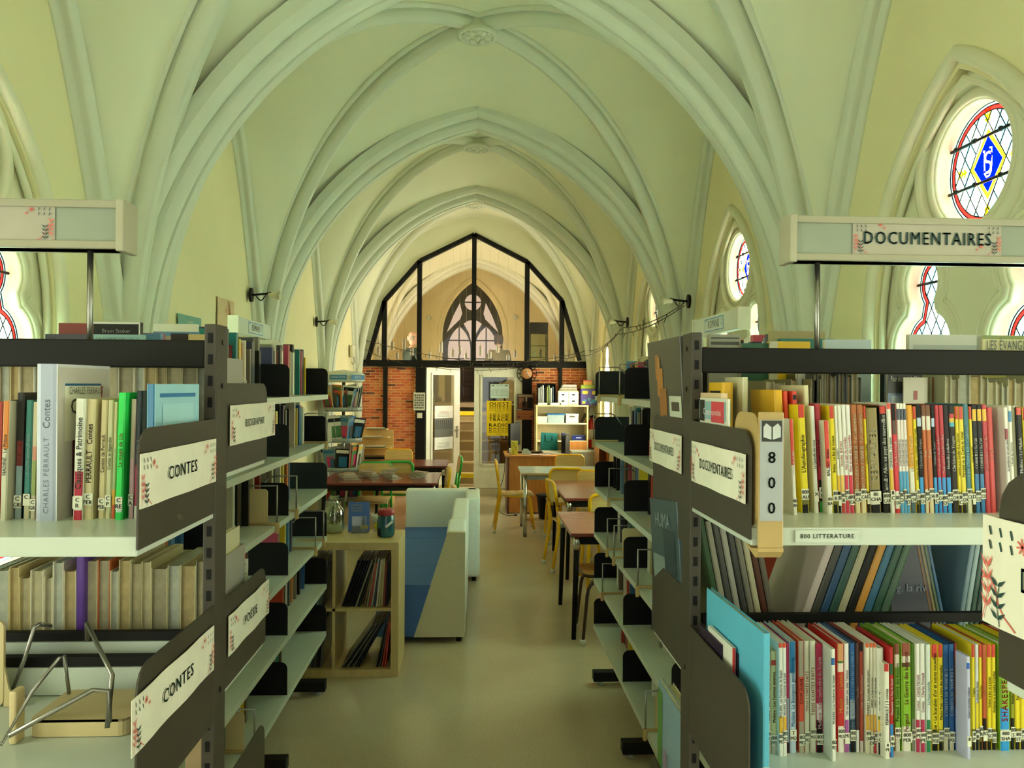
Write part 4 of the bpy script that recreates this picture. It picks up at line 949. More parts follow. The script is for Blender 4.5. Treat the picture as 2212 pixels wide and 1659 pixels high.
# books on the next row behind, rising over the top rail
panel_book(1660, 1748, 737, 1105, 1.70, 'e0b81c', 'yellow book rising over the right top rail', ((0, .2, 0, 1, 'c8c4a8'),))
panel_book(1600, 1662, 741, 1105, 1.71, '2c6048', 'green book rising over the right top rail', ())
panel_book(1530, 1598, 722, 1105, 1.72, '9c9c8c', 'grey book with wavy lines rising over the right top rail', ((.05, .95, .93, .95, '4c4c44'), (.05, .95, .97, .98, '4c4c44')))
panel_book(1780, 1880, 733, 1105, 1.70, 'b8c8cc', 'pale blue album rising over the right top rail', ())
panel_book(1962, 2118, 722, 1105, 1.70, 'c8ccc0', 'large grey white album under the window light', ((.05, .95, .9, .93, 'a8b0ac'),))
panel_book(2120, 2240, 724, 1105, 1.69, 'd8d49c', 'cream and green album lettered LES ÉVANGILES', ((0, 1, .975, 1, '8c9c58'), (0, 1, .60, .80, 'c8c47c')), 'LES ÉVANGILES', '3c4c6c', tz=.93, th=.065)
panel_book(199, 300, 695, 1105, 1.66, '1a1c1a', 'black novel in a white frame over the left top rail', ((0, 1, .985, 1, 'd8d8cc'), (.97, 1, .0, 1, 'd8d8cc')), 'Bram Stoker', '8c8c84', tz=.93, th=.03, z=1.611)
panel_book(199, 306, 722, 1105, 1.64, '8cb4b0', 'sea green novel in front of the black one over the left top rail', (), 'LA GUERRE DES LULUS', '44685c', tz=.96, th=.025, z=1.611)
panel_book(366, 402, 720, 1105, 1.66, '2c2420', 'dark brown book over the left top rail', (), z=1.611)
panel_book(404, 450, 722, 1105, 1.66, 'b8a468', 'tan book beside the dark brown one over the left top rail', (), z=1.611)
# leaning picture books under the 800 shelf
def lean_row(px0, px1, yb, Y, n, a, cols, where, group, h=.295, dep=.2):
    A = PY(px0, yb, Y).x; Bx = PY(px1, yb, Y).x
    for i in range(n):
        c = cols[i % len(cols)]; t = (Bx - A) / n * .82
        book((A + (Bx - A) * (i + .5) / n + 0, Y, 1.208), 0, t, h * random.uniform(.94, 1.04), dep, B(1, c), '%s picture book, %s %s' % (cname(c), ordw(i + 1), where), group, lean=rad(a), cover=None)
lean_row(1560, 1690, 1340, 1.575, 9, -11, ['3c5c34', 'a8a48c', '54544c', 'b4b0a0', '4c4c48', '888474', 'c8c09c', '5c3424', '6c6454'], 'from left in the left leaning group', 'picture books leaning left')
lean_row(1702, 1890, 1340, 1.575, 10, 20, ['c8b8b0', '44443c', '284c70', '2c5044', 'b0a888', '1c1c1c', 'c88c34', '2c6484', '1c4c38', '3c5c44'], 'from left in the right leaning group', 'picture books leaning right')
panel_book(1925, 2010, 1165, 1340, 1.60, '3c3e50', 'dark blue grey album facing out between leaning groups', (), 'g, la riv', '7c8494', z=1.206, tz=.55, th=.07)
lean_row(2022, 2054, 1340, 1.60, 4, -12, ['7c5434', '8c7c54', '54684c', '34648c'], 'from left next to the window of light', 'small brown picture books leaning left')
lean_row(2062, 2108, 1340, 1.60, 4, 9, ['7c98a4', 'a4bcc0', '34584c', '24443c'], 'from left beside the nearest bracket', 'pale picture books leaning right')
lean_row(2140, 2260, 1340, 1.60, 6, 5, ['54605c', '3c3c34', '7c7c68', '2c3c50'], 'from left behind the nearest card', 'picture books behind the nearest card')

# ------------------------------------------------------------------ tale books of the left unit
LS = [(-22, -2, 868, 0, B(1, 'b83c30'), 'Contes', 'e0d8c0', None),
 (0, 14, 866, -.015, B(.6, 'c8c4ac', 1, 'd07c2c'), 'NADINE... Le Prince', '504c44', None), (15, 28, 864, .01, B(1, '28241c')),
 (30, 46, 848, .0, B(.1, '8ca09c', .42, '88a0a4', .62, '681c20', 1, '2c2a28'), 'Contes', 'c05040', 'C/GRI'), (50, 64, 864, .0, B(.2, 'c8c0a0', 1, '2c7c74'), 'Les Métamorphoses', 'a0c8c0', 'C'),
 (65, 77, 868, .0, B(.2, 'c0b89c', .5, '8c9c58', .62, 'c88870', 1, 'c4bc9c'), None, None, 'C/GR'),
 (157, 178, 861, -.01, B(.08, 'b01c38', .2, W0, .4, 'b01c38', 1, 'd8d8c8'), 'Classiques & Patrimoine', '54544c', 'C/R'),
 (180, 200, 862, -.005, B(1, 'cdbf94'), 'PERRAULT   Contes', '44382c', 'C/PER'), (212, 226, 864, .0, B(1, 'c8b88c'), 'Contes de Perrault', '64543c', 'C/PER'),
 (227, 239, 864, .0, B(1, 'c0bc94'), 'Contes et légendes', '64644c', 'C/P'), (240, 248, 868, .0, B(.12, 'c8502c', .25, 'd89834', .6, '9ca874', 1, 'c0b484')),
 (249, 264, 848, -.01, B(.06, '2cc858', .13, 'c0d8d0', 1, '2ad058'), 'La magie de Lila', '7c7c24', 'C/RE'), (277, 287, 862, .0, B(.5, 'd0a8b0', 1, 'b8ac94'), None, None, 'C/A'),
 (288, 299, 844, .0, B(.1, 'd0d0c4', .42, 'a02848', 1, '1c2c34'), 'SECRETS', '80a0a0', None), (300, 312, 844, .0, B(.1, 'd0d0c4', .42, 'b08c34', 1, '1c2824'), 'MYSTERES', 'b0b060', 'MO'),
 (314, 322, 866, .01, B(1, '8c8478'))]
rowbooks(LS, 1.235, 1.546, 'on the left top shelf of tales', 1113, 'tale books on the left top shelf', hdef=.19, d=.125, leandeg=1.2)
# the two wide plastic covered books
Y = 1.215; a = PY(78, 1113, Y).x; c = PY(122, 1113, Y).x
o = face_book(((a + c) / 2, Y, 1.546), 0, c - a, .242, .17, 'd8d8dc', 'thick pale blue volume of tales in plastic film, white framed cover with red back', None, ((.0, .98, .0, .98, 'c8c0b8'), (.12, .8, .5, .86, 'e0dcc8'), (.12, .8, .86, .875, '2c5c84'), (.8, .82, .5, .86, 'b03c34'), (.25, .98, .0, .5, '5c1c18'), (.3, .7, .3, .62, '1c1410')), spine='a8b0c4', title='Contes', tz=.72, th=.10)
put_text('CHARLES PERRAULT', o, frame((.0, -.0012, .07), (0, 0, 1), (-1, 0, 0)), .008, M('606878', .5)); put_text('Contes', o, frame((.0, -.0012, .165), (0, 0, 1), (-1, 0, 0)), .011, M('505868', .5))
put_text('CHARLES PERRAULT', o, frame(((c - a) / 2 + .003, .085, .20), (0, 1, 0), (0, 0, 1)), .012, M('50504c', .5), maxw=.11)
a = PY(333, 1113, 1.23).x; c = PY(352, 1113, 1.23).x
face_book(((a + c) / 2 - .013, 1.23, 1.546), rad(-10), c - a, .212, .13, '9cccd8', 'pale blue picture book in plastic film leaning behind the contes bracket', None, ((.1, .9, .9, .93, '3c78a8'), (.15, .85, .5, .85, 'a8d4dc')), spine='1c6c98', title='Contes de la forêt', tz=.6, th=.05, tcol='4c7c94')
# beige tray shaped bookend with bent wire lying on the empty lower shelf
be = thing('bookend', 'beige plastic tray bookend with bent steel wire lying on empty shelf', 'bookend', (0, 0, 1.2140))
p0 = PY(85, 1570, 1.13); p1 = PY(330, 1560, 1.17)
xx0, xx1 = -.683, -.532
b = MB(); b.prism([(x, y) for x, y in rrect(xx0, xx1, 1.215, 1.335, .015)], .022, .026, 'z'); 
o1 = rrect(xx0, xx1, 1.215, 1.335, .015)
for i in range(len(o1)):
    p, q = o1[i], o1[(i + 1) % len(o1)]
    b.add([(p[0], p[1], .0), (q[0], q[1], .0), (q[0], q[1], .026), (p[0], p[1], .026)], [(0, 1, 2, 3)])
b.build('plate', BEIGE, be)
MB().bbox(xx0 - .014, xx0 - .003, 1.19, 1.215, -.0, .080, .003).build('clip', BEIGE, be)
sx = p0.x
MB().tube([(sx - .12, 1.12, .075), (sx - .07, 1.16, .015), (sx - .05, 1.2, .075), (sx - .02, 1.22, .12), (sx - .018, 1.23, .12), (sx - .01, 1.23, .06)], .0028).build('wire', STEEL, be)
pa, pb, pc, pd = PY(188, 1345, 1.30), PY(232, 1520, 1.18), PY(215, 1465, 1.16), PY(0, 1515, 1.10)
MB().tube([(pa.x - .004, 1.31, pa.z - 1.245), (pa.x, 1.30, pa.z - 1.2155), (pc.x, 1.20, .10), (pb.x, 1.18, .028)], .0038).tube([(pd.x, 1.12, .045), (pc.x - .02, 1.18, .085), (pc.x, 1.19, .08), (pb.x + .002, 1.182, .035)], .0038).build('wire', STEEL, be)
pe = thing('bookend', 'upright beige plastic bookend at the far left of empty shelf', 'bookend', (PY(5, 1400, 1.34).x, 1.33, 1.2140))
MB().prism(rrect(-.09, .008, .0, .145, .012), 0, .006, 'y').build('plate', BEIGE, pe)
MB().prism([(.008, .0), (.042, .0), (.03, .01), (.016, .03), (.008, .07)], .001, .005, 'y').build('foot', BEIGE, pe)
MB().tube([(.0, .03, .004), (.03, .02, .07), (.05, .015, .13), (.056, .02, .132), (.058, .05, .12)], .0036).build('wire', STEEL, pe)
# leaflet and things on the lower levels of the left unit
panel_book(400, 434, 1585, 1620, 1.55, 'b89c74', 'brown booklet lying far down in the left unit', (), z=.96, t=.01)
# ================================================================== THE TWO SHELVING ROWS ALONG THE AISLE
SZ = [1.70, 1.43, 1.165, .896, .626, .357]
def shelf_row(xf, sg, ys, label):
    u = thing('shelving_row', label, 'shelving')
    xb = xf + sg * .30
    for y in ys:
        MB().bbox(*sorted((xb + sg * .002, xb + sg * .058)), y - .012, y + .012, 0, 1.80, .002).build('upright', DARK, u)
        f = MB().bbox(*sorted((xf + sg * .0, xf + sg * .64)), y - .03, y + .03, .022, .078, .004).build('foot', DARK, u)
        MB().lathe([(.02, 0), (.02, .006), (.009, .008), (.009, .024)], 12, None, xf + sg * .045, y).build('levelling_pad', M('9aa094', .4), f)
    for k in range(len(ys) - 1):
        a, c = ys[k] + .002, ys[k + 1] - .002
        for z in SZ:
            MB().box(*sorted((xf, xb)), a, c, z - .004, z).box(*sorted((xf, xf + sg * .012)), a, c, z - .026, z - .004).box(*sorted((xb - sg * .004, xb)), a, c, z - .026, z + .0).build('shelf', SHELFW, u)
            MB().box(*sorted((xb + sg * .06, xb + sg * .34)), a, c, z - .024, z).build('shelf', SHELFW, u)
    for y in ys[1:]:
        for z in SZ:
            r = .03; x0 = xf + sg * .003; x1 = xb
            pts = [(x1, z - .024), (x0, z - .024), (x0, z + .148 - r)] + [(x0 + sg * (r - r * cos(t)), z + .148 - r + r * sin(t)) for t in (.3, .7, 1.1, pi / 2)] + [(x1, z + .148)]
            MB().prism(pts, y - .0015, y + .0015, 'y').build('end_plate', BLACK, u)
    return u
RL = shelf_row(-.834, -1, [1.80, 2.61, 3.51, 4.41], 'long white shelving row left of the aisle with black end plates')
RR = shelf_row(.706, 1, [1.86, 2.72, 3.62, 4.51], 'long white shelving row right of the aisle with black end plates')
def far_sign(x, ya, yb, z0, z1, sg, label):
    s = thing('header_sign', label, 'sign', (x, (ya + yb) / 2, 0)); L = yb - ya
    MB().bbox(-.02, .02, -L / 2, L / 2, z0, z1, .003).build('sign_box', M('cfd4c8', .4), s)
    for e in (-1, 1): MB().bbox(-.026, .026, e * L / 2 - .006, e * L / 2 + .006, z0 - .004, z1 + .004, .002).build('end_cap', M('d8d4bc', .35), s)
    MB().tube([(0, L * .4, 1.70), (0, L * .4, z0)], .006).build('pole', STEEL, s)
    m = frame((sg * .0215, 0, (z0 + z1) / 2), (0, sg, 0), (0, 0, 1))
    c = MB().box(-.13, .13, -.030, .030, -.0004, .0004).build('printed_strip', M('d4dcd8', .45), s); c.matrix_local = m
    b = MB(); line2(b, [(-.125, -.026), (.125, -.026), (.125, .026), (-.125, .026), (-.125, -.026)], .004)
    for q in ((.10, -.012, 70), (.11, .004, 110), (-.112, .012, 60)): leaf2(b, q[:2], q[2], .02, .004)
    b.build('blue_border', M('4c8cc0', .5), c).matrix_local = Matrix.Translation((0, 0, .001))
    put_text('ROMANS', c, Matrix.Translation((0, 0, .0012)), .034, BLANK, maxw=.15)
far_sign(-1.15, 3.71, 4.31, 2.0, 2.08, 1, 'white header sign lettered ROMANS with blue border over the left row')
far_sign(1.03, 2.91, 3.52, 1.985, 2.065, -1, 'white header sign lettered ROMANS with blue border over the right row')
# books of the rows: collected first, the largest in view become objects of their own
PAL = ['1c1c1a', '24221c', '2c3c4c', 'dcd8c4', 'e4e2d4', 'c8c4ac', '8c2c24', 'b43c28', 'c86c2c', 'd8b82c', '3c6c3c', '2c7c7c', '2c5c94', '5c8cb0', '5c4c38', '787460', 'a89c70', '34344c', 'b84860', '444840']
RB = []
def fill(side, xf, sg, y0, y1, z, hs, where, rev=False, pal=PAL, tm=(.014, .034)):
    y = y0; n = 0
    while y < y1 - .035:
        t = random.uniform(*tm); n += 1
        RB.append((side, xf + sg * random.uniform(.10, .135), y + t / 2, z, t, random.uniform(*hs), random.choice(pal), random.choice(pal), n, where)); y += t + .0008
ROWN = ['top', 'second', 'third', 'fourth', 'fifth', 'lowest']
BAYN = ['nearest bay', 'middle bay', 'far bay']
LF = [[(.25, .9), (.55, .95), (.6, .95), (.62, .9), (.6, .85), (.7, .9)], [(.05, .97), (.1, .85), (.35, .97), (.15, .75), (.3, .9), (.35, .75)], [(.1, .98), (.2, .97), (.12, .55), (.3, .62), (.35, .95), (.12, .45)]]
RF = [[(.2, .9), (.5, .95), (.5, .95), (.6, .9), (.6, .95), (.7, .95)], [(.05, .97), (.05, .97), (.2, .97), (.45, .95), (.5, .97), (.55, .9)], [(.12, .62), (.05, .55), (.2, .97), (.35, .85), (.3, .9), (.25, .8)]]
for side, xf, sg, ys, FR in (('left', -.834, -1, [1.80, 2.61, 3.51, 4.41], LF), ('right', .706, 1, [1.86, 2.72, 3.62, 4.51], RF)):
    for k in range(3):
        for j, z in enumerate(SZ):
            a, c = FR[k][j]; L = ys[k + 1] - ys[k]
            hs = (.19, .235) if j else ((.20, .27) if side == 'left' else (.17, .21))
            if k == 0: hs = (.17, .22)
            fill(side, xf, sg, ys[k] + .01 + a * L, ys[k] + c * L - .01, z, hs, '%s shelf of the %s %s row' % (ROWN[j], BAYN[k], side))
RB.sort(key=lambda r: -(r[5] * r[4] * (1.6 if r[3] > 1.1 else 1)) / (r[2] ** 2))
NIND = 95
rest = MB(); rmats = []
for i, (side, x, y, z, t, h, c1, c2, n, where) in enumerate(RB):
    rz = pi / 2 if side == 'left' else -pi / 2; d = .15
    bands = B(1, c1) if i % 3 else B(.3, c2, 1, c1)
    if i < NIND:
        book((x, y, z + .0005), rz, t, h, d, bands, '%s book, %s along the %s' % (cname(c1), ordw(n), where), 'books on the %s shelving row' % side, sticker='R/A' if i % 2 else None)
    else:
        m = M(c1, .35)
        if m not in rmats: rmats.append(m)
        if PAPER not in rmats: rmats.append(PAPER)
        s = 1 if side == 'left' else -1; q = Matrix.Translation((x, y, z + .0005)) @ Matrix.Rotation(rz, 4, 'Z')
        rest.cur = rmats.index(m); rest.box(-t / 2, -t / 2 + .002, 0, d, 0, h, q).box(t / 2 - .002, t / 2, 0, d, 0, h, q).box(-t / 2 + .002, t / 2 - .002, 0, .0015, 0, h, q)
        rest.cur = rmats.index(PAPER); rest.box(-t / 2 + .002, t / 2 - .002, .0015, d - .003, .002, h - .003, q)
tag(rest.build('books', rmats), 'remaining small books standing on both long shelving rows', 'books', kind='stuff')
# wire bookends hooked on the shelf fronts
def make_bookend(sg):
    o = thing('bookend', 'x', 'bookend')
    MB().tube([(sg * -.006, 0, -.03), (sg * -.006, 0, .165), (sg * .10, 0, .165), (sg * .125, 0, .15), (sg * .16, 0, .10)], .0042, 6).build('wire', STEEL, o)
    MB().bbox(*sorted((sg * -.012, sg * .14)), -.006, .006, .001, .011, .002).bbox(*sorted((sg * -.016, sg * -.001)), -.008, .008, -.036, .012, .003).build('clip', BEI, o)
    return o
def bookend(px, xf, sg, j, plate, label, k=[0, {}]):
    y = xf * F / (px - 1027)
    if (sg, plate) not in k[1]:
        o = make_bookend(sg); k[1][(sg, plate)] = o
        if plate: MB().prism(rrect(*sorted((sg * .035, sg * .145)), .002, .15, .015), .004, .012, 'y').build('plate', BEIGE, o)
    else: o = copy_tree(k[1][(sg, plate)])
    o.location = (xf, y, SZ[j]); o['label'] = label; o['group'] = 'wire bookends hooked on the shelf fronts'
for px, j, pl, lb in ((706.7, 1, 0, 'wire bookend on the second shelf at the left row\'s far end'), (604, 2, 1, 'wire bookend with beige plate by the white and yellow books, third left shelf'), (645, 2, 0, 'wire bookend between middle and far bay on the third left shelf'),
                      (686, 3, 0, 'wire bookend on the fourth left shelf, nearer of two'), (703, 3, 0, 'wire bookend on the fourth left shelf, closest to the glass bottle'), (560, 5, 1, 'wire bookend with beige plate on the lowest left shelf')):
    bookend(px, -.834, -1, j, pl, lb)
for px, j, pl, lb in ((1299, 0, 0, 'wire bookend on the top right shelf, nearest the brick wall'), (1344, 0, 0, 'wire bookend on the top right shelf before the middle end plate'), (1287, 1, 0, 'wire bookend at the far end of the second right shelf'),
                      (1322, 2, 0, 'wire bookend alone on the third right shelf'), (1319, 3, 0, 'wire bookend on the fourth right shelf, farther of two close together'), (1334, 3, 1, 'wire bookend with beige plate on the fourth right shelf'),
                      (1387, 3, 0, 'wire bookend on the fourth right shelf beside the stormy painting album'), (1309, 4, 0, 'wire bookend on the fifth right shelf above the black foot'), (1406, 5, 1, 'wire bookend with broad beige plate on the lowest right shelf')):
    bookend(px, .706, 1, j, pl, lb)
# small notice cards standing before the rows
def notice(px, py, Y, w_, h, label, lines, rz=0, zt=0):
    p = PY(px, py, Y); o = thing('notice_card', label, 'card', p, rz)
    MB().box(-w_ / 2, w_ / 2, 0, .002, 0, h).build('sheet', M('dcdccc', .5), o)
    b = MB()
    for i in range(lines): line2(b, [(-w_ * .38, h * (.85 - i * .09)), (w_ * (.38 - .1 * (i % 3)), h * (.85 - i * .09))], h * .025)
    b.build('print', M('8c4c40' if lines > 4 else '34342c', .5), o).matrix_local = frame((0, -.001, 0), (1, 0, 0), (0, 0, 1))
notice(514, 858 + 0, 1.72, .036, .038, 'small white card standing above the far left bracket lettered BIOGRAPHIE', 4)
notice(517, 1282, 1.70, .036, .075, 'small white card with an orange band above the POÉSIE bracket', 6)

# ================================================================== FURNITURE
WOODY = wood('dcbc7c', 'd2b06e', .4, axis=0); YELT = M('f2ba08', .28, coat=.3); GRNT = M('28b040', .28, coat=.3); CAPM = M('d4d0bc', .5)
RED1 = wood('8a4638', '7a3a2e', .22, axis=0); RED2 = wood('a05a48', '985240', .25, axis=0)
def tube_path(pts, r, n=4):                                         # rounds the corners of a polyline
    P = [Vector(p) for p in pts]; out = [P[0]]
    for i in range(1, len(P) - 1):
        a = (P[i - 1] - P[i]); c = (P[i + 1] - P[i]); k = min(r, a.length * .45, c.length * .45)
        a = P[i] + a.normalized() * k; c = P[i] + c.normalized() * k
        for t in range(n + 1):
            t /= n; out.append((1 - t) ** 2 * a + 2 * t * (1 - t) * P[i] + t * t * c)
    out.append(P[-1]); return out
CH = {}
def chair(kind, loc, rz, label, group):
    # faces +y; tube frame with plywood seat and back
    if kind not in CH:
        tm = YELT if kind == 'yellow' else GRNT
        o = thing('school_chair', label, 'chair')
        for s in (1, -1):
            MB().tube(tube_path([(s * .20, .22, .01), (s * .175, .16, .43), (s * .175, -.14, .44)], .05), .0152).build('leg', tm, o)
            MB().tube(tube_path([(s * .20, -.26, .01), (s * .185, -.19, .44), (s * .185, -.215, .62)], .06), .0152).build('leg', tm, o)
            for y in (.22, -.26): MB().lathe([(.019, 0), (.020, .035), (.016, .04)], 10, None, s * .20, y).build('foot_cap', CAPM, o)
        MB().tube(tube_path([(.185, -.215, .62), (.185, -.245, .84), (-.185, -.245, .84), (-.185, -.215, .62)], .07, 6), .0152).build('back_frame', tm, o)
        MB().tube([(-.175, .12, .425), (.175, .12, .425)], .010).tube([(-.175, -.13, .43), (.175, -.13, .43)], .010).build('cross_bar', tm, o)
        b = MB(); b.smooth = True
        prof_ = [(-.19, .448), (-.12, .440), (0, .442), (.12, .450), (.18, .447), (.215, .425)]
        for (y0, z0), (y1, z1) in zip(prof_, prof_[1:]): b.add([(-.19, y0, z0), (.19, y0, z0), (.19, y1, z1), (-.19, y1, z1), (-.19, y0, z0 + .012), (.19, y0, z0 + .012), (.19, y1, z1 + .012), (-.19, y1, z1 + .012)], [(0, 3, 2, 1), (4, 5, 6, 7), (0, 1, 5, 4), (1, 2, 6, 5), (2, 3, 7, 6), (3, 0, 4, 7)])
        b.build('seat', WOODY, o)
        b = MB(); m = frame((0, -.222, .735), (-1, 0, 0), (0, -.13, 1)); b.prism(rrect(-.19, .19, -.095, .10, .05, 6), 0, .011, 'z', m); b.build('backrest', WOODY, o)
        CH[kind] = o
    else: o = copy_tree(CH[kind])
    o.location = loc; o.rotation_euler = (0, 0, rz); o['label'] = label; o['group'] = group
    return o
GY, GGN = 'yellow framed school chairs', 'green framed school chairs'
chair('yellow', (.50, 9.35, 0), -pi / 2, 'yellow chair side-on at the left end of the white table', GY)
chair('yellow', (1.27, 9.88, 0), pi + .05, 'yellow chair behind the white table, before the office chair', GY)
chair('yellow', (1.02, 8.72, 0), .0, 'yellow chair with its back to us on the near side of the white table', GY)
chair('yellow', (1.30, 8.02, 0), pi, 'yellow framed chair facing us across the middle red table', GY)
chair('yellow', (.97, 7.42, 0), -pi / 2 + .12, 'yellow chair tucked under the left end of the middle red table', GY)
chair('yellow', (1.16, 6.70, 0), .0, 'nearest yellow chair, back to us between the two red tables', GY)
chair('yellow', (-1.07, 10.68, 0), pi, 'yellow framed chair facing us behind the far left red table', GY)
chair('yellow', (-.52, 8.45, 0), pi / 2 + .1, 'yellow chair edge-on at the right end of the brochure table', GY)
chair('green', (-.92, 9.44, 0), .0, 'green chair with its thick tube back to us between the left tables', GGN)
chair('green', (-1.16, 8.84, 0), pi, 'green chair facing us behind the brochure stacks', GGN)
chair('green', (-1.42, 10.12, 0), -pi / 2 - .1, 'green chair at the left end of the far red table beside the magazine rack', GGN)
chair('green', (-.42, 9.85, 0), pi / 2 + .1, 'green chair edge-on at the right end of the far red table', GGN)
def table(x0, x1, y0, y1, h, top, edge, legm, label, kind, legr=(.022, .016), apron=DARK):
    o = thing('table', label, 'table', ((x0 + x1) / 2, (y0 + y1) / 2, 0)); a = (x1 - x0) / 2; c = (y1 - y0) / 2
    MB().bbox(-a, a, -c, c, h - .024, h, .004).build('tabletop', top, o)
    MB().box(-a + .002, a - .002, -c - .0005, c + .0005, h - .020, h - .004).build('edge_band', edge, o)
    MB().box(-a + .05, a - .05, -c + .04, -c + .06, h - .085, h - .024).box(-a + .05, a - .05, c - .06, c - .04, h - .085, h - .024).box(-a + .04, -a + .06, -c + .05, c - .05, h - .085, h - .024).box(a - .06, a - .04, -c + .05, c - .05, h - .085, h - .024).build('apron', apron, o)
    for sx in (1, -1):
        for sy in (1, -1):
            x = sx * (a - .05); y = sy * (c - .05)
            g = MB().tube([(x, y, h - .025), (x + sx * (.0 if kind == 'straight' else .02), y + sy * .01, 0)], [legr[0], legr[1]], 12).build('leg', legm, o)
            if kind != 'straight': MB().lathe([(.026, h - .12), (.026, h - .03)], 12, None, x, y).build('leg_collar', CHROME, g)
    return o
table(.54, 1.62, 8.88, 9.62, .745, M('c8d4d4', .2), wood('c89c5c', 'b88a4c'), CHROME, 'white topped table with chrome legs in front of the wooden desk', 'straight', (.024, .024), M('8c8c84', .4))
table(.815, 1.72, 6.91, 8.2, .742, RED2, M('7a2c24', .4), DARK, 'red topped table in the middle of the right side, yellow chairs around', 'taper')
table(.665, 1.72, 5.27, 6.19, .742, RED2, M('7a3428', .4), DARK, 'nearest red topped table with tapered black legs, beside the brown stool', 'taper')
table(-1.60, -.385, 7.97, 8.90, .742, RED1, M('5c2018', .4), DARK, 'dark red table with the brochure stacks behind the pale sofa', 'taper')
table(-1.26, -.345, 9.64, 10.5, .742, RED1, M('5c2018', .4), DARK, 'dark red table farthest on the left, before the brick wall', 'taper')
# brown tube stool
st_ = thing('stool', 'brown tube stool with a honey wooden seat beside the nearest red table', 'stool', (.93, 5.36, 0))
BRT = M('40281c', .3)
for s in (1, -1):
    for q in (1, -1): MB().tube(tube_path([(s * .19, q * .18, .01), (s * .15, q * .15, .41), (0, q * .15, .455)], .07), .012).build('leg', BRT, st_); MB().lathe([(.019, 0), (.020, .035), (.016, .04)], 10, None, s * .19, q * .18).build('foot_cap', CAPM, st_)
MB().prism(rrect(-.18, .18, -.17, .17, .06, 6), .462, .476, 'z').build('seat', wood('c89048', 'b87c3c', axis=0), st_)
b = MB(); b.tube([(x, y, .464) for x, y in rrect(-.18, .18, -.17, .17, .06, 6)], .012, 8, closed=True); b.build('seat_rim', BRT, st_)
# ---- sofa in two pieces
SW = M('e2e4e2', .85, scale=120, bump=.05); SB = M('4a72bc', .9, scale=140, bump=.08, var=.08)
so = thing('sofa', 'pale grey high-backed sofa with blue seat and a slanted end panel', 'sofa', (0, 0, 0))
so.location = (-.35, 5.24, 0)
def L_(x): return x + .35
b = MB(); pr = [(L_(-.405), .045), (L_(-.06), .045), (L_(-.06), .755), (L_(-.175), .757), (L_(-.185), .74)]
b.prism(pr, 0, .05, 'y'); b.build('end_panel', M('cdc8ae', .85, scale=120, bump=.05), so)
MB().bbox(L_(-.19), L_(-.057), .05, .54, .045, .757, .018).build('backrest', SW, so); MB().bbox(L_(-.175), L_(-.05), .545, 1.60, .045, .757, .018).build('backrest', SW, so)
for y0, y1 in ((.0, .54), (.545, 1.60)):
    MB().prism([(L_(-.66), .05), (L_(-.30), .05), (L_(-.19), .40), (L_(-.66), .40)] if y0 == 0 else [(L_(-.66), .05), (L_(-.17), .05), (L_(-.17), .40), (L_(-.66), .40)], y0 + .002, y1, 'y').build('seat', SB, so)
for x in (-.60, -.10):
    for y in (.06, 1.5): MB().lathe([(.02, 0), (.02, .05)], 12, None, L_(x), y).build('foot', BLACK, so)
s2_ = thing('sofa', 'pale grey corner sofa piece closing the far end of the blue seat', 'sofa', (-.30, 6.88, 0))
MB().bbox(.22, .35, -.02, .63, .045, .757, .02).build('backrest', SW, s2_); MB().bbox(-.355, .33, .50, .635, .045, .757, .02).build('backrest', SW, s2_)
MB().bbox(-.36, .22, -.02, .50, .05, .40, .01).build('seat', SB, s2_)
for x in (-.3, .3):
    for y in (.05, .55): MB().lathe([(.02, 0), (.02, .05)], 12, None, x, y).build('foot', BLACK, s2_)
# ---- wooden cube shelf with records
KW = wood('d0b880', 'c4aa70', .4, axis=2, scale=1.5); kx0, kx1, ky0, ky1, kh = -1.225, -.452, 4.655, 5.07, .808
k_ = thing('cube_shelf', 'light wooden cube shelf with four compartments beside the sofa', 'shelf', (kx0, ky0, 0)); kw = kx1 - kx0; kd = ky1 - ky0
MB().bbox(0, kw, 0, kd, kh - .045, kh, .002).build('top', KW, k_); MB().bbox(0, kw, 0, kd, 0, .045, .002).build('bottom', KW, k_)
MB().bbox(0, .045, 0, kd, .045, kh - .045, .001).build('side', KW, k_); MB().bbox(kw - .045, kw, 0, kd, .045, kh - .045, .001).build('side', KW, k_)
MB().box(kw / 2 - .009, kw / 2 + .009, 0.002, kd, .045, kh - .045).build('divider', KW, k_); MB().box(.045, kw - .045, .002, kd, kh / 2 - .009, kh / 2 + .009).build('divider', KW, k_)
def lp(x, z, h, t, a, c, n, where, dep=.30, y=.03):
    book((kx0 + x, ky0 + y, z), 0, t, h, dep, B(1, c), '%s record sleeve, %s from left in %s' % (cname(c), ordw(n), where), 'record sleeves in the cube shelf', lean=rad(a), cat='record', name='record_sleeve')
x = kw / 2 + .045
for i in range(7): lp(x + i * .0165, kh / 2 + .012, .295, .010, 19, ['1a1a18', '24221e', '141412', '1c1c20', '181614', '8c8878', '20201c'][i], i + 1, 'the upper right compartment')
for i in range(10): lp(x + .135 + i * .0145, kh / 2 + .012, random.uniform(.26, .30), .010, 11 - i * 1.1, ['6c5434', '8c8868', 'b83c3c', 'a0a494', '34404c', 'c8c4a8', 'b0a880', 'b4a878', '8c3428', '2c2420'][i], i + 8, 'the upper right compartment')
for i in range(7): lp(x + .0 + i * .017, .049, .31, .008, 36 - i * 1.2, ['5c5850', '24221e', '6c685c', '181814', '5c584c', '1c1c20', '141412'][i], i + 1, 'the lower right compartment')
for i in range(4): lp(x + .21 + i * .017, .049, .27, .009, 12 - i * 2, ['141412', '3c3830', 'a02c24', 'b83428'][i], i + 8, 'the lower right compartment')
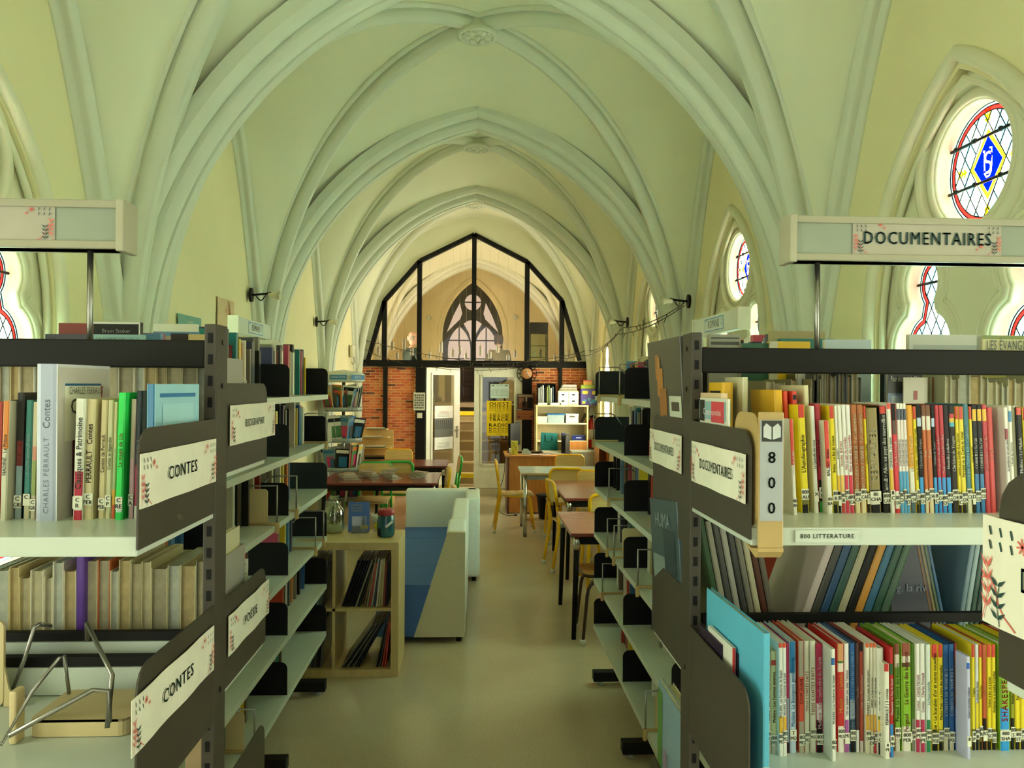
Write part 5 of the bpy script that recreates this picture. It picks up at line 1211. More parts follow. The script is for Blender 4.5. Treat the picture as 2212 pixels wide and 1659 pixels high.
for i in range(8): lp(.20 + i * .017, kh / 2 + .012, .28, .012, 8, ['5c7c98', '7090a8', '4c5c64', '6c8894', '3c4450', '8098a4', '5c6c70', '3c3c38'][i], i + 1, 'the upper left compartment')
for i in range(8): lp(.18 + i * .018, .049, .29, .012, 5, ['4c4c40', '5c5848', '2c2c28', '6c6450', '3c3c34', '4c4838', '24221e', '54504c'][i], i + 1, 'the lower left compartment')
# bottle, book stand, jar on it
def on(px, py): 
    r = ray(px, py); t = (kh - CAMZ) / r.z; return Vector((0, 0, CAMZ)) + r * t
p = on(722, 1150); bo = thing('glass_bottle', 'wide clear glass bottle with dried stems on the cube shelf', 'bottle', (p.x, p.y, kh))
MB().lathe([(.0, .002), (.055, .004), (.062, .02), (.064, .11), (.058, .15), (.030, .185), (.024, .2), (.024, .225), (.030, .23), (.030, .236), (.022, .236)], 24).build('glass', glassm('d8e0c8', .72, .05, key2='b'), bo)
MB().lathe([(.0, .006), (.052, .008), (.056, .03), (.05, .045), (.0, .05)], 20).build('white_filling', M('c4c8bc', .8), bo)
b = MB()
for i in range(26):
    a = random.uniform(0, 6.28); r = random.uniform(.01, .045); q = random.uniform(0, 6.28)
    b.tube([(r * cos(a), r * sin(a), .05), (.05 * cos(q), .05 * sin(q), random.uniform(.08, .13)), (.02 * cos(a + 2), .02 * sin(a + 2), random.uniform(.12, .18))], .0013, 4)
b.build('dried_stems', M('8c8458', .8), bo)
b = MB(); b.tube([(.026 * cos(t * .5), .026 * sin(t * .5), .205 + .001 * t) for t in range(22)], .002, 5); b.build('neck_string', M('b89c64', .8), bo)
p = on(775, 1150); p2 = PY(775, 1086, p.y)
bs = thing('book', 'blue paperback with yellow dog drawing on a clear stand, cube shelf top', 'book', (p.x, p.y, kh + .004)); bs.rotation_euler = (rad(-12), 0, rad(6))
bh_ = p2.z - kh; bw_ = .135
MB().box(-bw_ / 2, bw_ / 2, 0, .0015, 0, bh_).box(-bw_ / 2, bw_ / 2, .014, .0155, 0, bh_).box(-bw_ / 2, -bw_ / 2 + .0015, .0015, .014, 0, bh_).build('cover', M('2460b4', .3), bs)
MB().box(-bw_ / 2 + .002, bw_ / 2 - .002, .0015, .014, .002, bh_ - .002).build('pages', PAPER, bs)
m = frame((0, -.001, 0), (1, 0, 0), (0, 0, 1))
for i, tx in enumerate(('LITTÉRATURE', 'DÉTECTIVE', 'ENQUÊTE')): put_text(tx, bs, m @ Matrix.Translation((-.015, bh_ * (.88 - .09 * i), .0005)), .009, M('c8bc50', .5), maxw=.07)
b = MB()
for q in ((.02, .03), (.035, .034), (.048, .03)): poly2(b, arc(q[0], q[1], .011, 0, 360, 12)[:-1], .0005); line2(b, [(q[0] - .006, q[1]), (q[0] - .006, .01)], .004, .0005); line2(b, [(q[0] + .006, q[1]), (q[0] + .006, .01)], .004, .0005)
b.build('dog_drawing', M('c8b428', .5), bs).matrix_local = m
sd = thing('book_stand', 'clear acrylic stand holding the blue dog paperback', 'stand', (p.x, p.y - .012, kh), rad(6))
MB().box(-.04, .06, -.03, .05, 0, .003).box(-.04, .05, -.028, -.025, .003, .11).build('acrylic', glassm('dce4dc', .85, .05, key2='a'), sd)
p = on(833, 1160); ja = thing('jar', 'teal jar with a red lid on the right of the cube shelf', 'jar', (p.x, p.y + .02, kh))
MB().lathe([(.0, 0), (.046, .001), (.053, .012), (.057, .06), (.054, .11), (.047, .135), (.045, .14)], 28).build('body', M('1f5c6c', .25, coat=.4), ja)
MB().lathe([(.051, .136), (.052, .14), (.052, .168), (.049, .172), (.02, .173), (.016, .170), (.0, .170)], 28).build('lid', M('a82c34', .4), ja)
MB().box(-.028, .028, -.0006, .0006, -.007, .007).build('label', M('d8dcd4', .5), ja).matrix_local = Matrix.Translation((.025, -.0515, .085)) @ Matrix.Rotation(rad(28), 4, 'Z') @ Matrix.Rotation(rad(-35), 4, 'Y')
MB().box(-.014, .014, -.0006, .0006, -.022, .022).build('label', M('1c1c20', .5), ja).matrix_local = Matrix.Translation((-.038, -.0435, .035)) @ Matrix.Rotation(rad(-40), 4, 'Z')
p = on(808, 1150); pp = thing('paper_flower', 'crumpled white and yellow paper flower behind the teal jar', 'decoration', (p.x + .02, p.y + .05, kh))
b = MB(); 
for i in range(7): a = i * .9; b.add([(0, 0, .03), (.05 * cos(a), .03 * sin(a), .07 + .02 * (i % 3)), (.05 * cos(a + .6), .03 * sin(a + .6), .10 + .02 * (i % 2)), (.0, .01, .09)], [(0, 1, 2, 3)])
b.build('petals', M('d8d8c8', .8), pp)
MB().ball((.0, 0, .03), .028, 12, 8).build('centre', M('ccc42c', .7), pp); MB().lathe([(.0, 0), (.03, .001), (.03, .01), (.01, .012)], 14).build('base', M('c8c8b8', .7), pp)
# brochures on the left table
bt = .742
for gi, (px, py) in enumerate(((760, 1030), (783, 1022), (806, 1026), (832, 1020), (850, 1028), (896, 1026))):
    r = ray(px, py + 6); t = (bt - CAMZ) / r.z; p = Vector((0, 0, CAMZ)) + r * t
    s_ = thing('brochure_stack', '', 'brochures', (p.x, max(p.y, 8.12), bt)); s_['label'] = 'fanned stack of grey white brochures, %s from left on the dark red table' % ordw(gi + 1); s_['group'] = 'brochure stacks on the table'
    for i in range(9):
        MB().box(-.075, .075, -.05, .05, 0, .005).build('brochure', [M('c4c0ac', .5), M('b4b4a0', .5), M('a88878', .5)][i % 3 if i < 8 else 2], s_).matrix_local = Matrix.Translation((.010 * i * (1 if gi % 2 else -1) * .8, 0, .0005 + .0078 * i)) @ Matrix.Rotation(.12 * i + gi, 4, 'Z') @ Matrix.Rotation(rad(4 if i else 0) * (1 if gi % 2 else -1), 4, 'Y')
# magazine carousel
mx, my = PY(742, 900, 9.16).x, 9.16
ca = thing('magazine_rack', 'round white magazine rack turned full of colourful magazines, left of brick wall', 'rack', (mx, my, 0))
MB().lathe([(.22, .02), (.24, .03), (.24, .05), (.03, .06)], 28).build('base', M('b8bcb0', .4), ca); MB().tube([(0, 0, .05), (0, 0, 1.86)], .02).build('pole', STEEL, ca)
MB().lathe([(.21, 1.78), (.245, 1.80), (.245, 1.875), (.20, 1.90), (.0, 1.93)], 32).build('top_drum', M('d0d4c8', .35), ca)
for a, tx in ((-95, 'ORIENTATION'), (-40, 'INFOS'), (-150, 'METIERS')):
    m = Matrix.Rotation(rad(a + 90), 4, 'Z') @ frame((0, -.25, 1.838), (1, 0, 0), (0, 0, 1))
    MB().box(-.10, .10, -.028, .028, 0, .001).build('blue_label', M('2c7cb0', .4), ca).matrix_local = m
    put_text(tx, ca, m @ Matrix.Translation((0, 0, .002)), .024, M('dce4e4', .5), maxw=.17)
MC = ['c8c8bc', '34342c', 'b8342c', 'd8b830', '2c6c9c', '8c3c64', 'e0dccc', '4c7c4c', 'd06c2c', '202428', 'c4306c', '6c8c9c']
mags = 0
for tz in (1.46, 1.10, .76, .42):
    MB().lathe([(.10, tz - .02), (.215, tz - .02), (.225, tz + .03), (.220, tz + .03), (.21, tz - .012), (.10, tz - .012)], 28).build('tier', M('9aa09a', .35), ca)
    for i in range(14):
        a = rad(-180 + i * 25 + random.uniform(-6, 6) + (8 if tz < 1.2 else 0)); h = random.uniform(.24, .30); w_ = random.uniform(.09, .13)
        mm = Matrix.Rotation(a + pi / 2, 4, 'Z') @ Matrix.Translation((0, -.155 - random.uniform(0, .02), tz)) @ Matrix.Rotation(rad(random.uniform(5, 13)), 4, 'X') @ Matrix.Rotation(rad(random.uniform(-35, 35)), 4, 'Z')
        mags += 1; cc = MC[(mags * 5) % len(MC)]
        g = thing('magazine', '%s magazine in the white rack, %s one placed on its %s tier' % (cname(cc), ordw(i + 1), {1.46: 'top', 1.10: 'second', .76: 'third', .42: 'lowest'}[tz]), 'magazine', group='magazines in the round rack')
        g.matrix_world = Matrix.Translation((mx, my, 0)) @ mm
        MB().bbox(-w_, w_ * .6, 0, .006, 0, h, .001).build('pages', M('d8d4c0', .5), g)
        MB().box(-w_, w_ * .6, -.001, 0, 0, h).build('cover', M(cc, .3), g)
        MB().box(-w_ * .9, w_ * .5, -.0018, -.001, h * .78, h * .93).build('masthead', M(MC[(mags * 7 + 3) % len(MC)], .3), g)
        MB().box(-w_ * .6, w_ * .3, -.0018, -.001, h * .15, h * .62).build('cover_picture', M(MC[(mags * 3 + 1) % len(MC)], .3), g)
# low wooden display with papers by the brick wall
ld = thing('display_shelf', 'low tiered wooden display with papers and black laptop by brick wall', 'shelf', (-1.42, 11.35, 0))
for i, (w_, d0, z) in enumerate(((.62, -.5, .70), (.5, -.18, .84), (.40, -.05, .98), (.34, .02, 1.10))): MB().bbox(-w_ / 2 - .05, w_ / 2 - .05, d0 + .1, .3, z - .02, z, .003).build('tier', WOODY, ld)
MB().box(-.34, -.32, -.35, .3, 0, 1.08).box(.20, .22, -.35, .3, 0, .69).build('side', WOODY, ld); MB().box(-.32, .20, .28, .30, 0, 1.08).build('back', WOODY, ld)
lt = thing('laptop', 'closed black laptop lying on the low wooden display', 'laptop', (-1.38, 11.05, .701), rad(8)); MB().bbox(-.19, .19, -.13, .13, 0, .022, .004).build('body', BLACK, lt); MB().bbox(-.19, .19, -.13, .13, .023, .034, .004).build('lid', M('24241f', .3), lt)
for i, (x, y, z, c) in enumerate(((-1.45, 11.35, .841, '3c3c34'), (-1.5, 11.40, .981, '8c7c5c'), (-1.46, 11.42, 1.101, '4c443c'))):
    f = thing('folder', '%s folder of papers on the %s tier of the low wooden display' % (cname(c), ('second', 'third', 'top')[i]), 'folder', (x, y, z), rad(5 * i)); MB().bbox(-.14, .14, -.10, .10, 0, .012, .002).build('cover', M(c, .5), f); MB().box(-.13, .13, -.095, .097, .012, .018).build('sheets', PAPER, f)
# ---- desk corner
DO = wood('d08c48', 'c07c3c', .35, axis=2, scale=2); dx0, dx1 = PY(1096, 1000, 10.5).x, PY(1210, 1000, 10.5).x
dk = thing('desk', 'orange wooden office desk with front panel before the glazed door', 'desk', (dx0, 10.5, 0)); dw = dx1 - dx0
MB().bbox(-.03, dw + .02, -.04, .72, .775, .80, .003).build('desktop', wood('c08448', 'b07438', .4), dk); MB().box(.02, dw - .02, .0, .02, .02, .775).build('front_panel', DO, dk)
for x in (0, dw - .025): MB().box(x, x + .025, .0, .68, 0, .775).build('side_panel', wood('6c3c24', '5c2c1c', .4), dk)
dz = .801
mo = thing('monitor', 'black computer screen seen from the side on the desk', 'monitor', (dx0 + .12, 10.95, dz), rad(68)); MB().bbox(-.22, .22, -.015, .02, .10, .42, .006).build('screen', BLACK, mo); MB().lathe([(.09, 0), (.09, .012), (.02, .016)], 20, None, 0, .02).tube([(0, .03, .01), (0, .03, .2)], .018).build('stand', BLACK, mo)
bx = thing('box', 'small yellow patterned box at the left corner of the desk', 'box', (dx0 + .10, 10.60, dz)); MB().bbox(-.045, .045, -.04, .04, 0, .19, .002).build('carton', M('d0c440', .5), bx)
b = MB()
for i in range(6): star2(b, (random.uniform(-.03, .03), .02 + i * .028), .010)
b.build('printed_pattern', M('44443c', .5), bx).matrix_local = frame((0, -.041, 0), (1, 0, 0), (0, 0, 1))
ca_ = thing('cup', 'white cup with a bright handle beside the yellow box on the desk', 'cup', (dx0 + .06, 10.66, dz + .19 * 0)); MB().lathe([(.03, 0), (.035, .08), (.032, .08), (.027, .004)], 18).build('body', WHITE, ca_); MB().tube([(.034, 0, .06), (.055, 0, .055), (.055, 0, .025), (.032, 0, .02)], .004).build('handle', WHITE, ca_)
tp = thing('tape_dispenser', 'pale plastic tape dispenser in the middle of the desk', 'dispenser', (dx0 + .27, 10.62, dz)); MB().prism([(-.07, 0), (.07, 0), (.06, .03), (.02, .075), (-.04, .08), (-.06, .05)], -.03, .03, 'y').build('body', M('a8bcbc', .4), tp); MB().lathe([(.022, -.012), (.022, .012)], 16, frame((-.01, -.0, .055), (1, 0, 0), (0, 0, 1))).build('roll', M('d8d4b0', .4), tp)
for i, (x, y, w_, c, r) in enumerate(((.48, 10.62, .22, 'd8d4c8', .1), (.56, 10.78, .20, 'c8a49c', -.2), (.72, 10.74, .17, 'e0ded0', .3), (.40, 10.54, .16, 'dcb8b4', .05))):
    q = thing('papers', ['white sheet near the desk\'s front edge', 'pink sheet farther back on the desk', 'white sheet at the right end of the desk', 'pink sheet at the left front of the desk'][i], 'paper', (dx0 + x, y, dz + .001 + .0015 * i), r, 'loose sheets on the desk')
    MB().box(-w_ / 2, w_ / 2, -.06, .06, 0, .001).build('sheet', M(c, .6), q); MB().box(-w_ / 2 + .02, w_ / 2 - .04, -.04, .04, .0011, .0013).build('print', M('a8a498', .6), q)
kb = thing('keyboard', 'flat black keyboard on the desk behind the papers', 'keyboard', (dx0 + .33, 10.86, dz)); MB().bbox(-.18, .18, -.06, .06, 0, .018, .003).build('body', BLACK, kb); MB().box(-.165, .165, -.048, .048, .018, .022).build('keys', M('2c2c28', .5), kb)
tb = thing('tote_bag', 'teal fabric bag leaning on the desk in front of the bookcase', 'bag', (dx0 + .62, 11.05, dz), rad(5)); MB().prism([(-.13, 0), (.13, 0), (.12, .27), (-.11, .28)], -.02, .02, 'y').build('body', M('1c7c7c', .8), tb)
MB().tube(tube_path([(-.05, -.022, .25), (-.05, -.03, .16), (.05, -.03, .16), (.05, -.022, .25)], .03), .005).build('handle', M('146060', .8), tb)
tr_ = thing('paper_tray', 'grey letter tray with papers beside the teal bag', 'tray', (dx0 + .66, 10.86, dz)); MB().box(-.17, .17, -.12, .12, 0, .006).box(-.17, -.165, -.12, .12, .006, .04).box(.165, .17, -.12, .12, .006, .04).build('tray', M('8c948c', .4), tr_); MB().box(-.15, .15, -.11, .11, .007, .03).build('sheets', PAPER, tr_)
oc = thing('office_chair', 'black office chair turned sideways behind the desk', 'chair', (PY(1216, 960, 11.0).x - .20, 11.0, 0), rad(75))
MB().prism(rrect(-.22, .22, .60, 1.06, .12, 8), -.27, -.21, 'y').build('backrest', BLACK, oc); MB().bbox(-.24, .24, -.2, .26, .46, .53, .025).build('seat', BLACK, oc); MB().tube([(0, -.24, .62), (0, -.27, .5), (0, -.05, .44)], .02).tube([(0, 0, .1), (0, 0, .46)], .028).build('column', DARK, oc)
for i in range(5): a = i * 2 * pi / 5; MB().tube([(0, 0, .11), (.28 * cos(a), .28 * sin(a), .06)], .018).ball((.28 * cos(a), .28 * sin(a), .03), .03, 10, 6).build('leg', DARK, oc)
# pale bookcase with its things
bcx0, bcx1 = PY(1158, 900, 11.7).x, PY(1271, 900, 11.7).x; BCZ = PY(1200, 875, 11.7).z; bcw = bcx1 - bcx0
BCM = wood('dccc98', 'd4c28c', .4); bc = thing('bookcase', 'pale wooden open bookcase in front of the right brick wall', 'bookcase', (bcx0, 11.7, 0))
MB().box(0, .022, 0, .36, 0, BCZ - .022).build('side', BCM, bc); MB().box(bcw - .022, bcw, 0, .36, 0, BCZ - .022).build('side', BCM, bc); MB().box(0, bcw, -.005, .36, BCZ - .022, BCZ).build('top', BCM, bc); MB().box(.022, bcw - .022, .34, .36, .02, BCZ - .022).build('back', M('c8bc98', .6), bc)
bsz = [PY(1200, 914, 11.7).z, PY(1200, 952, 11.7).z, .55, .12]
for z in bsz: MB().box(.022, bcw - .022, 0.005, .34, z - .02, z).build('shelf', M('dcd4b4', .4), bc)
MB().box(bcw * .55, bcw - .022, -.004, .004, bsz[1] - .26, bsz[1] - .01).build('orange_door', DO, bc)
def tub(name, lab, cat, x, z, w_, h, d, col, y=11.74, lid=None, holes=False, rough=.4):
    o = thing(name, lab, cat, (bcx0 + x, y, z + .001)); t = .004
    MB().box(-w_ / 2, w_ / 2, 0, t, 0, h).box(-w_ / 2, w_ / 2, d - t, d, 0, h).box(-w_ / 2, -w_ / 2 + t, t, d - t, 0, h).box(w_ / 2 - t, w_ / 2, t, d - t, 0, h).box(-w_ / 2 + t, w_ / 2 - t, t, d - t, 0, t).box(-w_ / 2 - .006, w_ / 2 + .006, -.006, 0, h - .02, h).build('tub', M(col, rough), o)
    if lid: MB().bbox(-w_ / 2 - .01, w_ / 2 + .01, -.01, d + .01, h, h + .022, .005).build('lid', M(lid, .35), o)
    if holes: MB().prism(rrect(-.04, .04, h * .62, h * .78, .01), -.0075, -.006, 'y').build('grip_hole', M('4c4c44', .6), o)
    return o
tub('storage_box', 'low white box left of the blue lidded box, bookcase shelf', 'box', .10, bsz[0], .15, .10, .22, 'd0d4cc'); tub('storage_box', 'clear grey box with a blue lid on the bookcase shelf', 'box', .31, bsz[0], .25, .12, .26, 'a4b4b8', lid='2c6ca0'); tub('storage_box', 'white plastic basket with a grip hole, right on the bookcase shelf', 'box', .56, bsz[0], .19, .14, .24, 'dcdccc', holes=True)
for i, (c, a) in enumerate((('1c1c18', -16), ('c89c2c', -22), ('34241c', -28))): book((bcx0 + .78 - i * .0 + i * .005 - .03 * i, 11.78, bsz[0] + .004), 0, .016, .25, .2, B(1, c), '%s binder leaning right in the bookcase, %s from left' % (cname(c), ordw(3 - i)), 'binders leaning in the bookcase', lean=rad(-a * .8))
book((bcx0 + .44, 11.76, bsz[1] + .001), 0, .05, .11, .2, B(1, '24348c'), 'dark blue box file left of the lettered one, lower bookcase shelf', 'blue files'); panel_book(1236, 1264, 940, 951, 11.78, '1c2c7c', 'dark blue folder with white squiggle lying low in the bookcase', ((.3, .7, .4, .6, 'c8ccd8'),), z=bsz[1] + .001, t=.1)
mf = thing('magazine_file', 'black magazine file full of brochures on top of the bookcase', 'file', (bcx0 + .17, 11.80, BCZ)); MB().box(-.14, .14, .18, .19, 0, .33).box(-.14, -.135, 0, .18, 0, .33).box(.135, .14, 0, .18, 0, .33).box(-.135, .135, 0, .18, 0, .005).box(-.003, .003, 0, .18, 0, .28).build('case', BLACK, mf)
for i in range(8): MB().box(-.125 + i * .031, -.107 + i * .031, .02, .17, .006, .26 + .02 * (i % 3)).build('brochure', M(['c8ccc0', 'b4b8b4', 'd8dcd4', '3c4440', 'c0c06c', '8ca06c', 'd0d0c4', '54606c'][i], .5), mf)
du = thing('drawer_box', 'white desktop drawer box with four drawers on top of the bookcase', 'drawers', (bcx0 + .50, 11.78, BCZ + .0)); MB().bbox(-.16, .16, 0, .24, 0, .21, .004).build('body', M('d0d4cc', .4), du)
for sx in (-1, 1):
    for sz in (0, 1): dd = MB().bbox(*sorted((sx * .008, sx * .15)), -.008, 0, .012 + sz * .098, .10 + sz * .098, .002).build('drawer', M('dcdfd8', .4), du); MB().box(sx * .08 - .022, sx * .08 + .022, -.0095, -.008, .05 + sz * .098, .07 + sz * .098).build('label_slot', BLACK, dd)
ps = thing('paper_stack', 'stack of papers on the white drawer box', 'papers', (bcx0 + .50, 11.90, BCZ + .211))
for i in range(6): MB().box(-.14 + .012 * i, .15 - .004 * i, -.10, .10, .018 * i, .018 * i + .012).build('sheaf', M(['c8c4a8', 'a89c80', 'd4d4c4', '8c8470', 'dcdccc', 'e0e0d4'][i], .6), ps).matrix_local = Matrix.Rotation(rad((i * 37) % 9 - 4), 4, 'Z')
gb = thing('game_box', 'purple and blue board game box, bottom of the pile on bookcase', 'box', (bcx0 + .83, 11.80, BCZ)); MB().bbox(-.13, .13, 0, .14, 0, .25, .002).build('carton', M('4c3c98', .4), gb)
b = MB()
for i, (x, z, r) in enumerate(((-.07, .06, .03), (.0, .09, .025), (.07, .06, .035), (.02, .04, .02))): poly2(b, arc(x, z, r, 0, 360, 14)[:-1], .0002 * i)
b.build('blue_print', M('3c8cc0', .4), gb).matrix_local = frame((0, -.001, 0), (1, 0, 0), (0, 0, 1))
b = MB(); poly2(b, rrect(-.11, -.02, .17, .22, .02)); poly2(b, arc(.07, .19, .03, 0, 360, 14)[:-1]); poly2(b, rrect(-.11, -.06, .02, .06, .01)); b.build('yellow_print', M('d8c030', .4), gb).matrix_local = frame((0, -.0015, 0), (1, 0, 0), (0, 0, 1))
for i, (w_, h, c, lb) in enumerate(((.20, .06, 'c4d048', 'flat lime game box in the middle of the pile on the bookcase'), (.13, .07, 'e0a83c', 'small orange game box on top of the pile'))):
    g = thing('game_box', lb, 'box', (bcx0 + .81, 11.84, BCZ + .251 + i * .061)); MB().bbox(-w_ / 2, w_ / 2, 0, .1, 0, h * .7, .002).build('carton', M(c, .4), g); MB().bbox(-w_ / 2 - .003, w_ / 2 + .003, -.003, .103, h * .7, h, .002).build('lid', M('d85c4c' if i else '8cb83c', .4), g)
for x, w_ in ((.10, .14), (.30, .16), (.42, .12)):
    f = thing('leaflet_pile', 'low white leaflet pile at the front of the bookcase top, %s from left' % ('first' if x < .2 else 'second' if x < .4 else 'third'), 'leaflets', (bcx0 + x, 11.73, BCZ), 0, 'leaflet piles'); MB().box(-w_ / 2, w_ / 2, -.02, .06, 0, .03).build('leaflets', M('dcdcd0', .6), f); MB().box(-w_ / 2 + .01, w_ / 2 - .02, -.015, .055, .03, .033).build('top_leaflet', M('c8c8bc', .6), f)
# things right of the desk: laundry crate, extinguisher, shelf, papers
tub('plastic_crate', 'white perforated plastic crate right of the office chair', 'crate', 1.62 - bcx0, .55, .38, .24, .28, 'b8b8a4', y=11.28)
sc_ = thing('side_table', 'small wooden table carrying the white perforated crate', 'table', (1.62, 11.42, 0)); MB().bbox(-.21, .21, -.18, .18, .52, .55, .003).build('tabletop', DO, sc_)
for x in (-.18, .18):
    for y in (-.15, .15): MB().box(x - .02, x + .02, y - .02, y + .02, 0, .52).build('leg', DO, sc_)
b = MB()
fx = thing('fire_extinguisher', 'red fire extinguisher hanging on the post right of the bookcase', 'extinguisher', (PY(1281, 940, 11.95).x - .02, 11.98, .78))
MB().lathe([(.0, 0), (.05, .003), (.062, .02), (.062, .38), (.05, .43), (.02, .455), (.02, .48)], 20).build('cylinder', M('c01c18', .3, coat=.4), fx); MB().bbox(-.03, .06, -.015, .015, .48, .51, .003).tube([(-.01, 0, .50), (.06, 0, .54)], .008).build('valve', BLACK, fx)
MB().tube(tube_path([(.03, 0, .49), (.09, -.02, .44), (.085, -.02, .12), (.07, -.02, .1)], .05), .009).build('hose', BLACK, fx); b = MB(); b.lathe([(.0632, .14), (.0632, .30)], 20); b.build('label', M('d8d4c8', .5), fx); MB().box(-.02, .02, .06, .11, .2, .24).build('bracket', BLACK, fx)
cs = thing('cabinet', 'small orange wooden shelf cabinet behind the far end of the right row', 'cabinet', (1.80, 10.9, 0)); cs.scale = (.4, 1, 1); MB().box(-.17, -.15, -.2, .2, 0, .98).box(.15, .17, -.2, .2, 0, .98).build('side', DO, cs)
for z in (.1, .38, .64, .96): MB().box(-.15, .15, -.2, .2, z, z + .02).build('shelf', DO, cs)
MB().box(-.15, .15, .18, .2, .02, .96).build('back', DO, cs)
cb = thing('cardboard_box', 'open cardboard box with flaps beside the crate', 'box', (PY(1276, 1010, 10.9).x, 10.9, 0)); MB().box(-.10, .10, -.1, .1, 0, .50).build('carton', M('b09868', .7), cb)
for s in (-1, 1): MB().box(-.10, .10, -.003, .003, 0, .10).build('flap', M('c4b48c', .7), cb).matrix_local = Matrix.Translation((0, s * .1, .50)) @ Matrix.Rotation(rad(50 * s), 4, 'X')
wb = thing('waste_bin', 'black waste bin under the white table', 'bin', (PY(1180, 1070, 10.2).x, 10.15, 0)); MB().lathe([(.10, 0), (.135, .30), (.14, .30), (.14, .315), (.128, .315), (.095, .008), (.0, .008)], 24).build('body', BLACK, wb); MB().lathe([(.138, .292), (.144, .296), (.144, .318), (.138, .32)], 24).build('rim', M('1c1c1a', .4), wb)
cbw = thing('cable', 'thin black cable hanging from the desk to the floor', 'cable', (dx0 - .06, 10.45, 0)); MB().tube(tube_path([(.03, 0, .78), (.01, -.02, .5), (-.09, -.04, .25), (-.06, -.1, .06), (.04, -.14, .006), (.16, -.10, .006)], .1, 6), .004).build('wire', BLACK, cbw); MB().bbox(.15, .19, -.115, -.085, 0, .02, .004).build('plug', BLACK, cbw)
# ---- posters, clock, notices on the partition
def poster(name, px0, px1, y0, y1, Y, col, label, cat='poster', off=.0):
    a = PY(px0, y1, Y); c = PY(px1, y0, Y); o = thing(name, label, cat, ((a.x + c.x) / 2, Y - off, (a.z + c.z) / 2)); w_ = c.x - a.x; h = c.z - a.z
    MB().box(-w_ / 2, w_ / 2, 0, .002, -h / 2, h / 2).build('sheet', M(col, .45), o)
    return o, w_, h, frame((0, -.001, 0), (1, 0, 0), (0, 0, 1))
INK = M('2a2a18', .5)
po, w_, h, m = poster('poster', 1051, 1105, 866, 941, YP, 'e4c400', 'yellow poster lettered OUEST TRACK RADIO on the right door leaf', off=.036)
for tx, v, k in (('OUEST', .405, .105), ('OUEST', .325, .05), ('OUEST', .268, .03), ('OUEST', .222, .016), ('TRACK', .125, .016), ('TRACK', .095, .03), ('TRACK', .052, .05), ('TRACK', -.035, .105), ('RADIO', -.20, .105), ('RADIO', -.295, .05), ('RADIO', -.36, .03), ('RADIO', -.405, .016)):
    me, wd = textmesh(tx, .03)
    inst('lettering', me, po, m @ Matrix.Translation((0, h * v, .0006)) @ Matrix.Diagonal((w_ * .80 / wd, h * k, 1, 1)), INK)
for v in (.178, -.45): put_text('WEBRADIO' if v > 0 else '95.3 FM', po, m @ Matrix.Translation((0, h * v, .0005)), h * .03, INK, maxw=w_ * .5)
po, w_, h, m = poster('notice', 1059, 1099, 830, 860, YP, 'b8ccc4', 'pale green timetable sheet above the yellow poster', 'notice', off=.036)
b = MB()
for i in range(5): line2(b, [(-w_ * .42, h * (.1 - i * .1)), (w_ * .42, h * (.1 - i * .1))], h * .012)
for i in range(4): line2(b, [(-w_ * .42 + i * w_ * .28, h * .1), (-w_ * .42 + i * w_ * .28, -h * .3)], h * .012)
for s in (-1, 1): line2(b, [(s * w_ * .36 + h * .08 * cos(t), h * .36 + h * .06 * sin(t)) for t in (0, 1, 2, 3.14)], h * .05)
b.build('print', INK, po).matrix_local = m @ Matrix.Translation((0, 0, .0004)); put_text('HORAIRES', po, m @ Matrix.Translation((0, h * .38, .0005)), h * .07, INK)
# sheets on the open left leaf
for i, (u0, u1, z0, z1, cc, lb) in enumerate(((.17, .58, 1.10 + .12, 1.42, 'dcdcd4', 'white sheet topmost of three on the open left door leaf'), (.17, .58, .92, 1.215, '545850', 'grey forest photograph between two sheets on the left door leaf'), (.17, .58, .72, .915, 'd8dcd4', 'white sheet lowest of three on the open left door leaf'))):
    o = thing('notice', lb, 'notice'); o.matrix_world = Matrix.Translation((h1, YP, 0)) @ Matrix.Rotation(rad(47), 4, 'Z')
    MB().box(u0, u1, -.036, -.034, z0, z1).build('sheet', M(cc, .5), o); b = MB(); m = frame(((u0 + u1) / 2, -.037, (z0 + z1) / 2), (1, 0, 0), (0, 0, 1))
    if i == 1:
        for k in range(9): line2(b, [(-.18 + k * .045, -.02), (-.17 + k * .045, .12)], .016)
        b.build('tree_trunks', M('24241f', .5), o).matrix_local = m
    else:
        put_text(['Cafe littéraire', 'Atelier écriture'][i // 2], o, m, .028, M('b04848' if i == 0 else '34342c', .5), maxw=.3)
        for k in range(3): line2(b, [(-.15, -.03 - k * .02), (.12, -.03 - k * .02)], .004)
        b.build('print', INK, o).matrix_local = m
po, w_, h, m = poster('poster', 894, 919, 848, 886, YP, 'd4d4c0', 'white sheet with rows of tiny portraits on the black post', off=.07)
for r in range(6):
    for c in range(5): MB().box(-w_ * .42 + c * w_ * .17, -w_ * .42 + c * w_ * .17 + w_ * .12, -.001, 0, h * .30 - r * h * .14, h * .30 - r * h * .14 + h * .10).build('portrait', M(['2c2c28', '54504c', '3c3430', '6c645c'][(r * 3 + c) % 4], .5), po)
sw = thing('light_switch', 'cream light switch on the black post left of the doors', 'switch', (PY(907, 897, YP).x, YP - .062, PY(907, 897, YP).z)); MB().bbox(-.042, .042, -.012, 0, -.042, .042, .003).build('plate', M('d8d4bc', .4), sw); MB().bbox(-.018, .018, -.017, -.012, -.025, .025, .002).build('rocker', WHITE, sw)
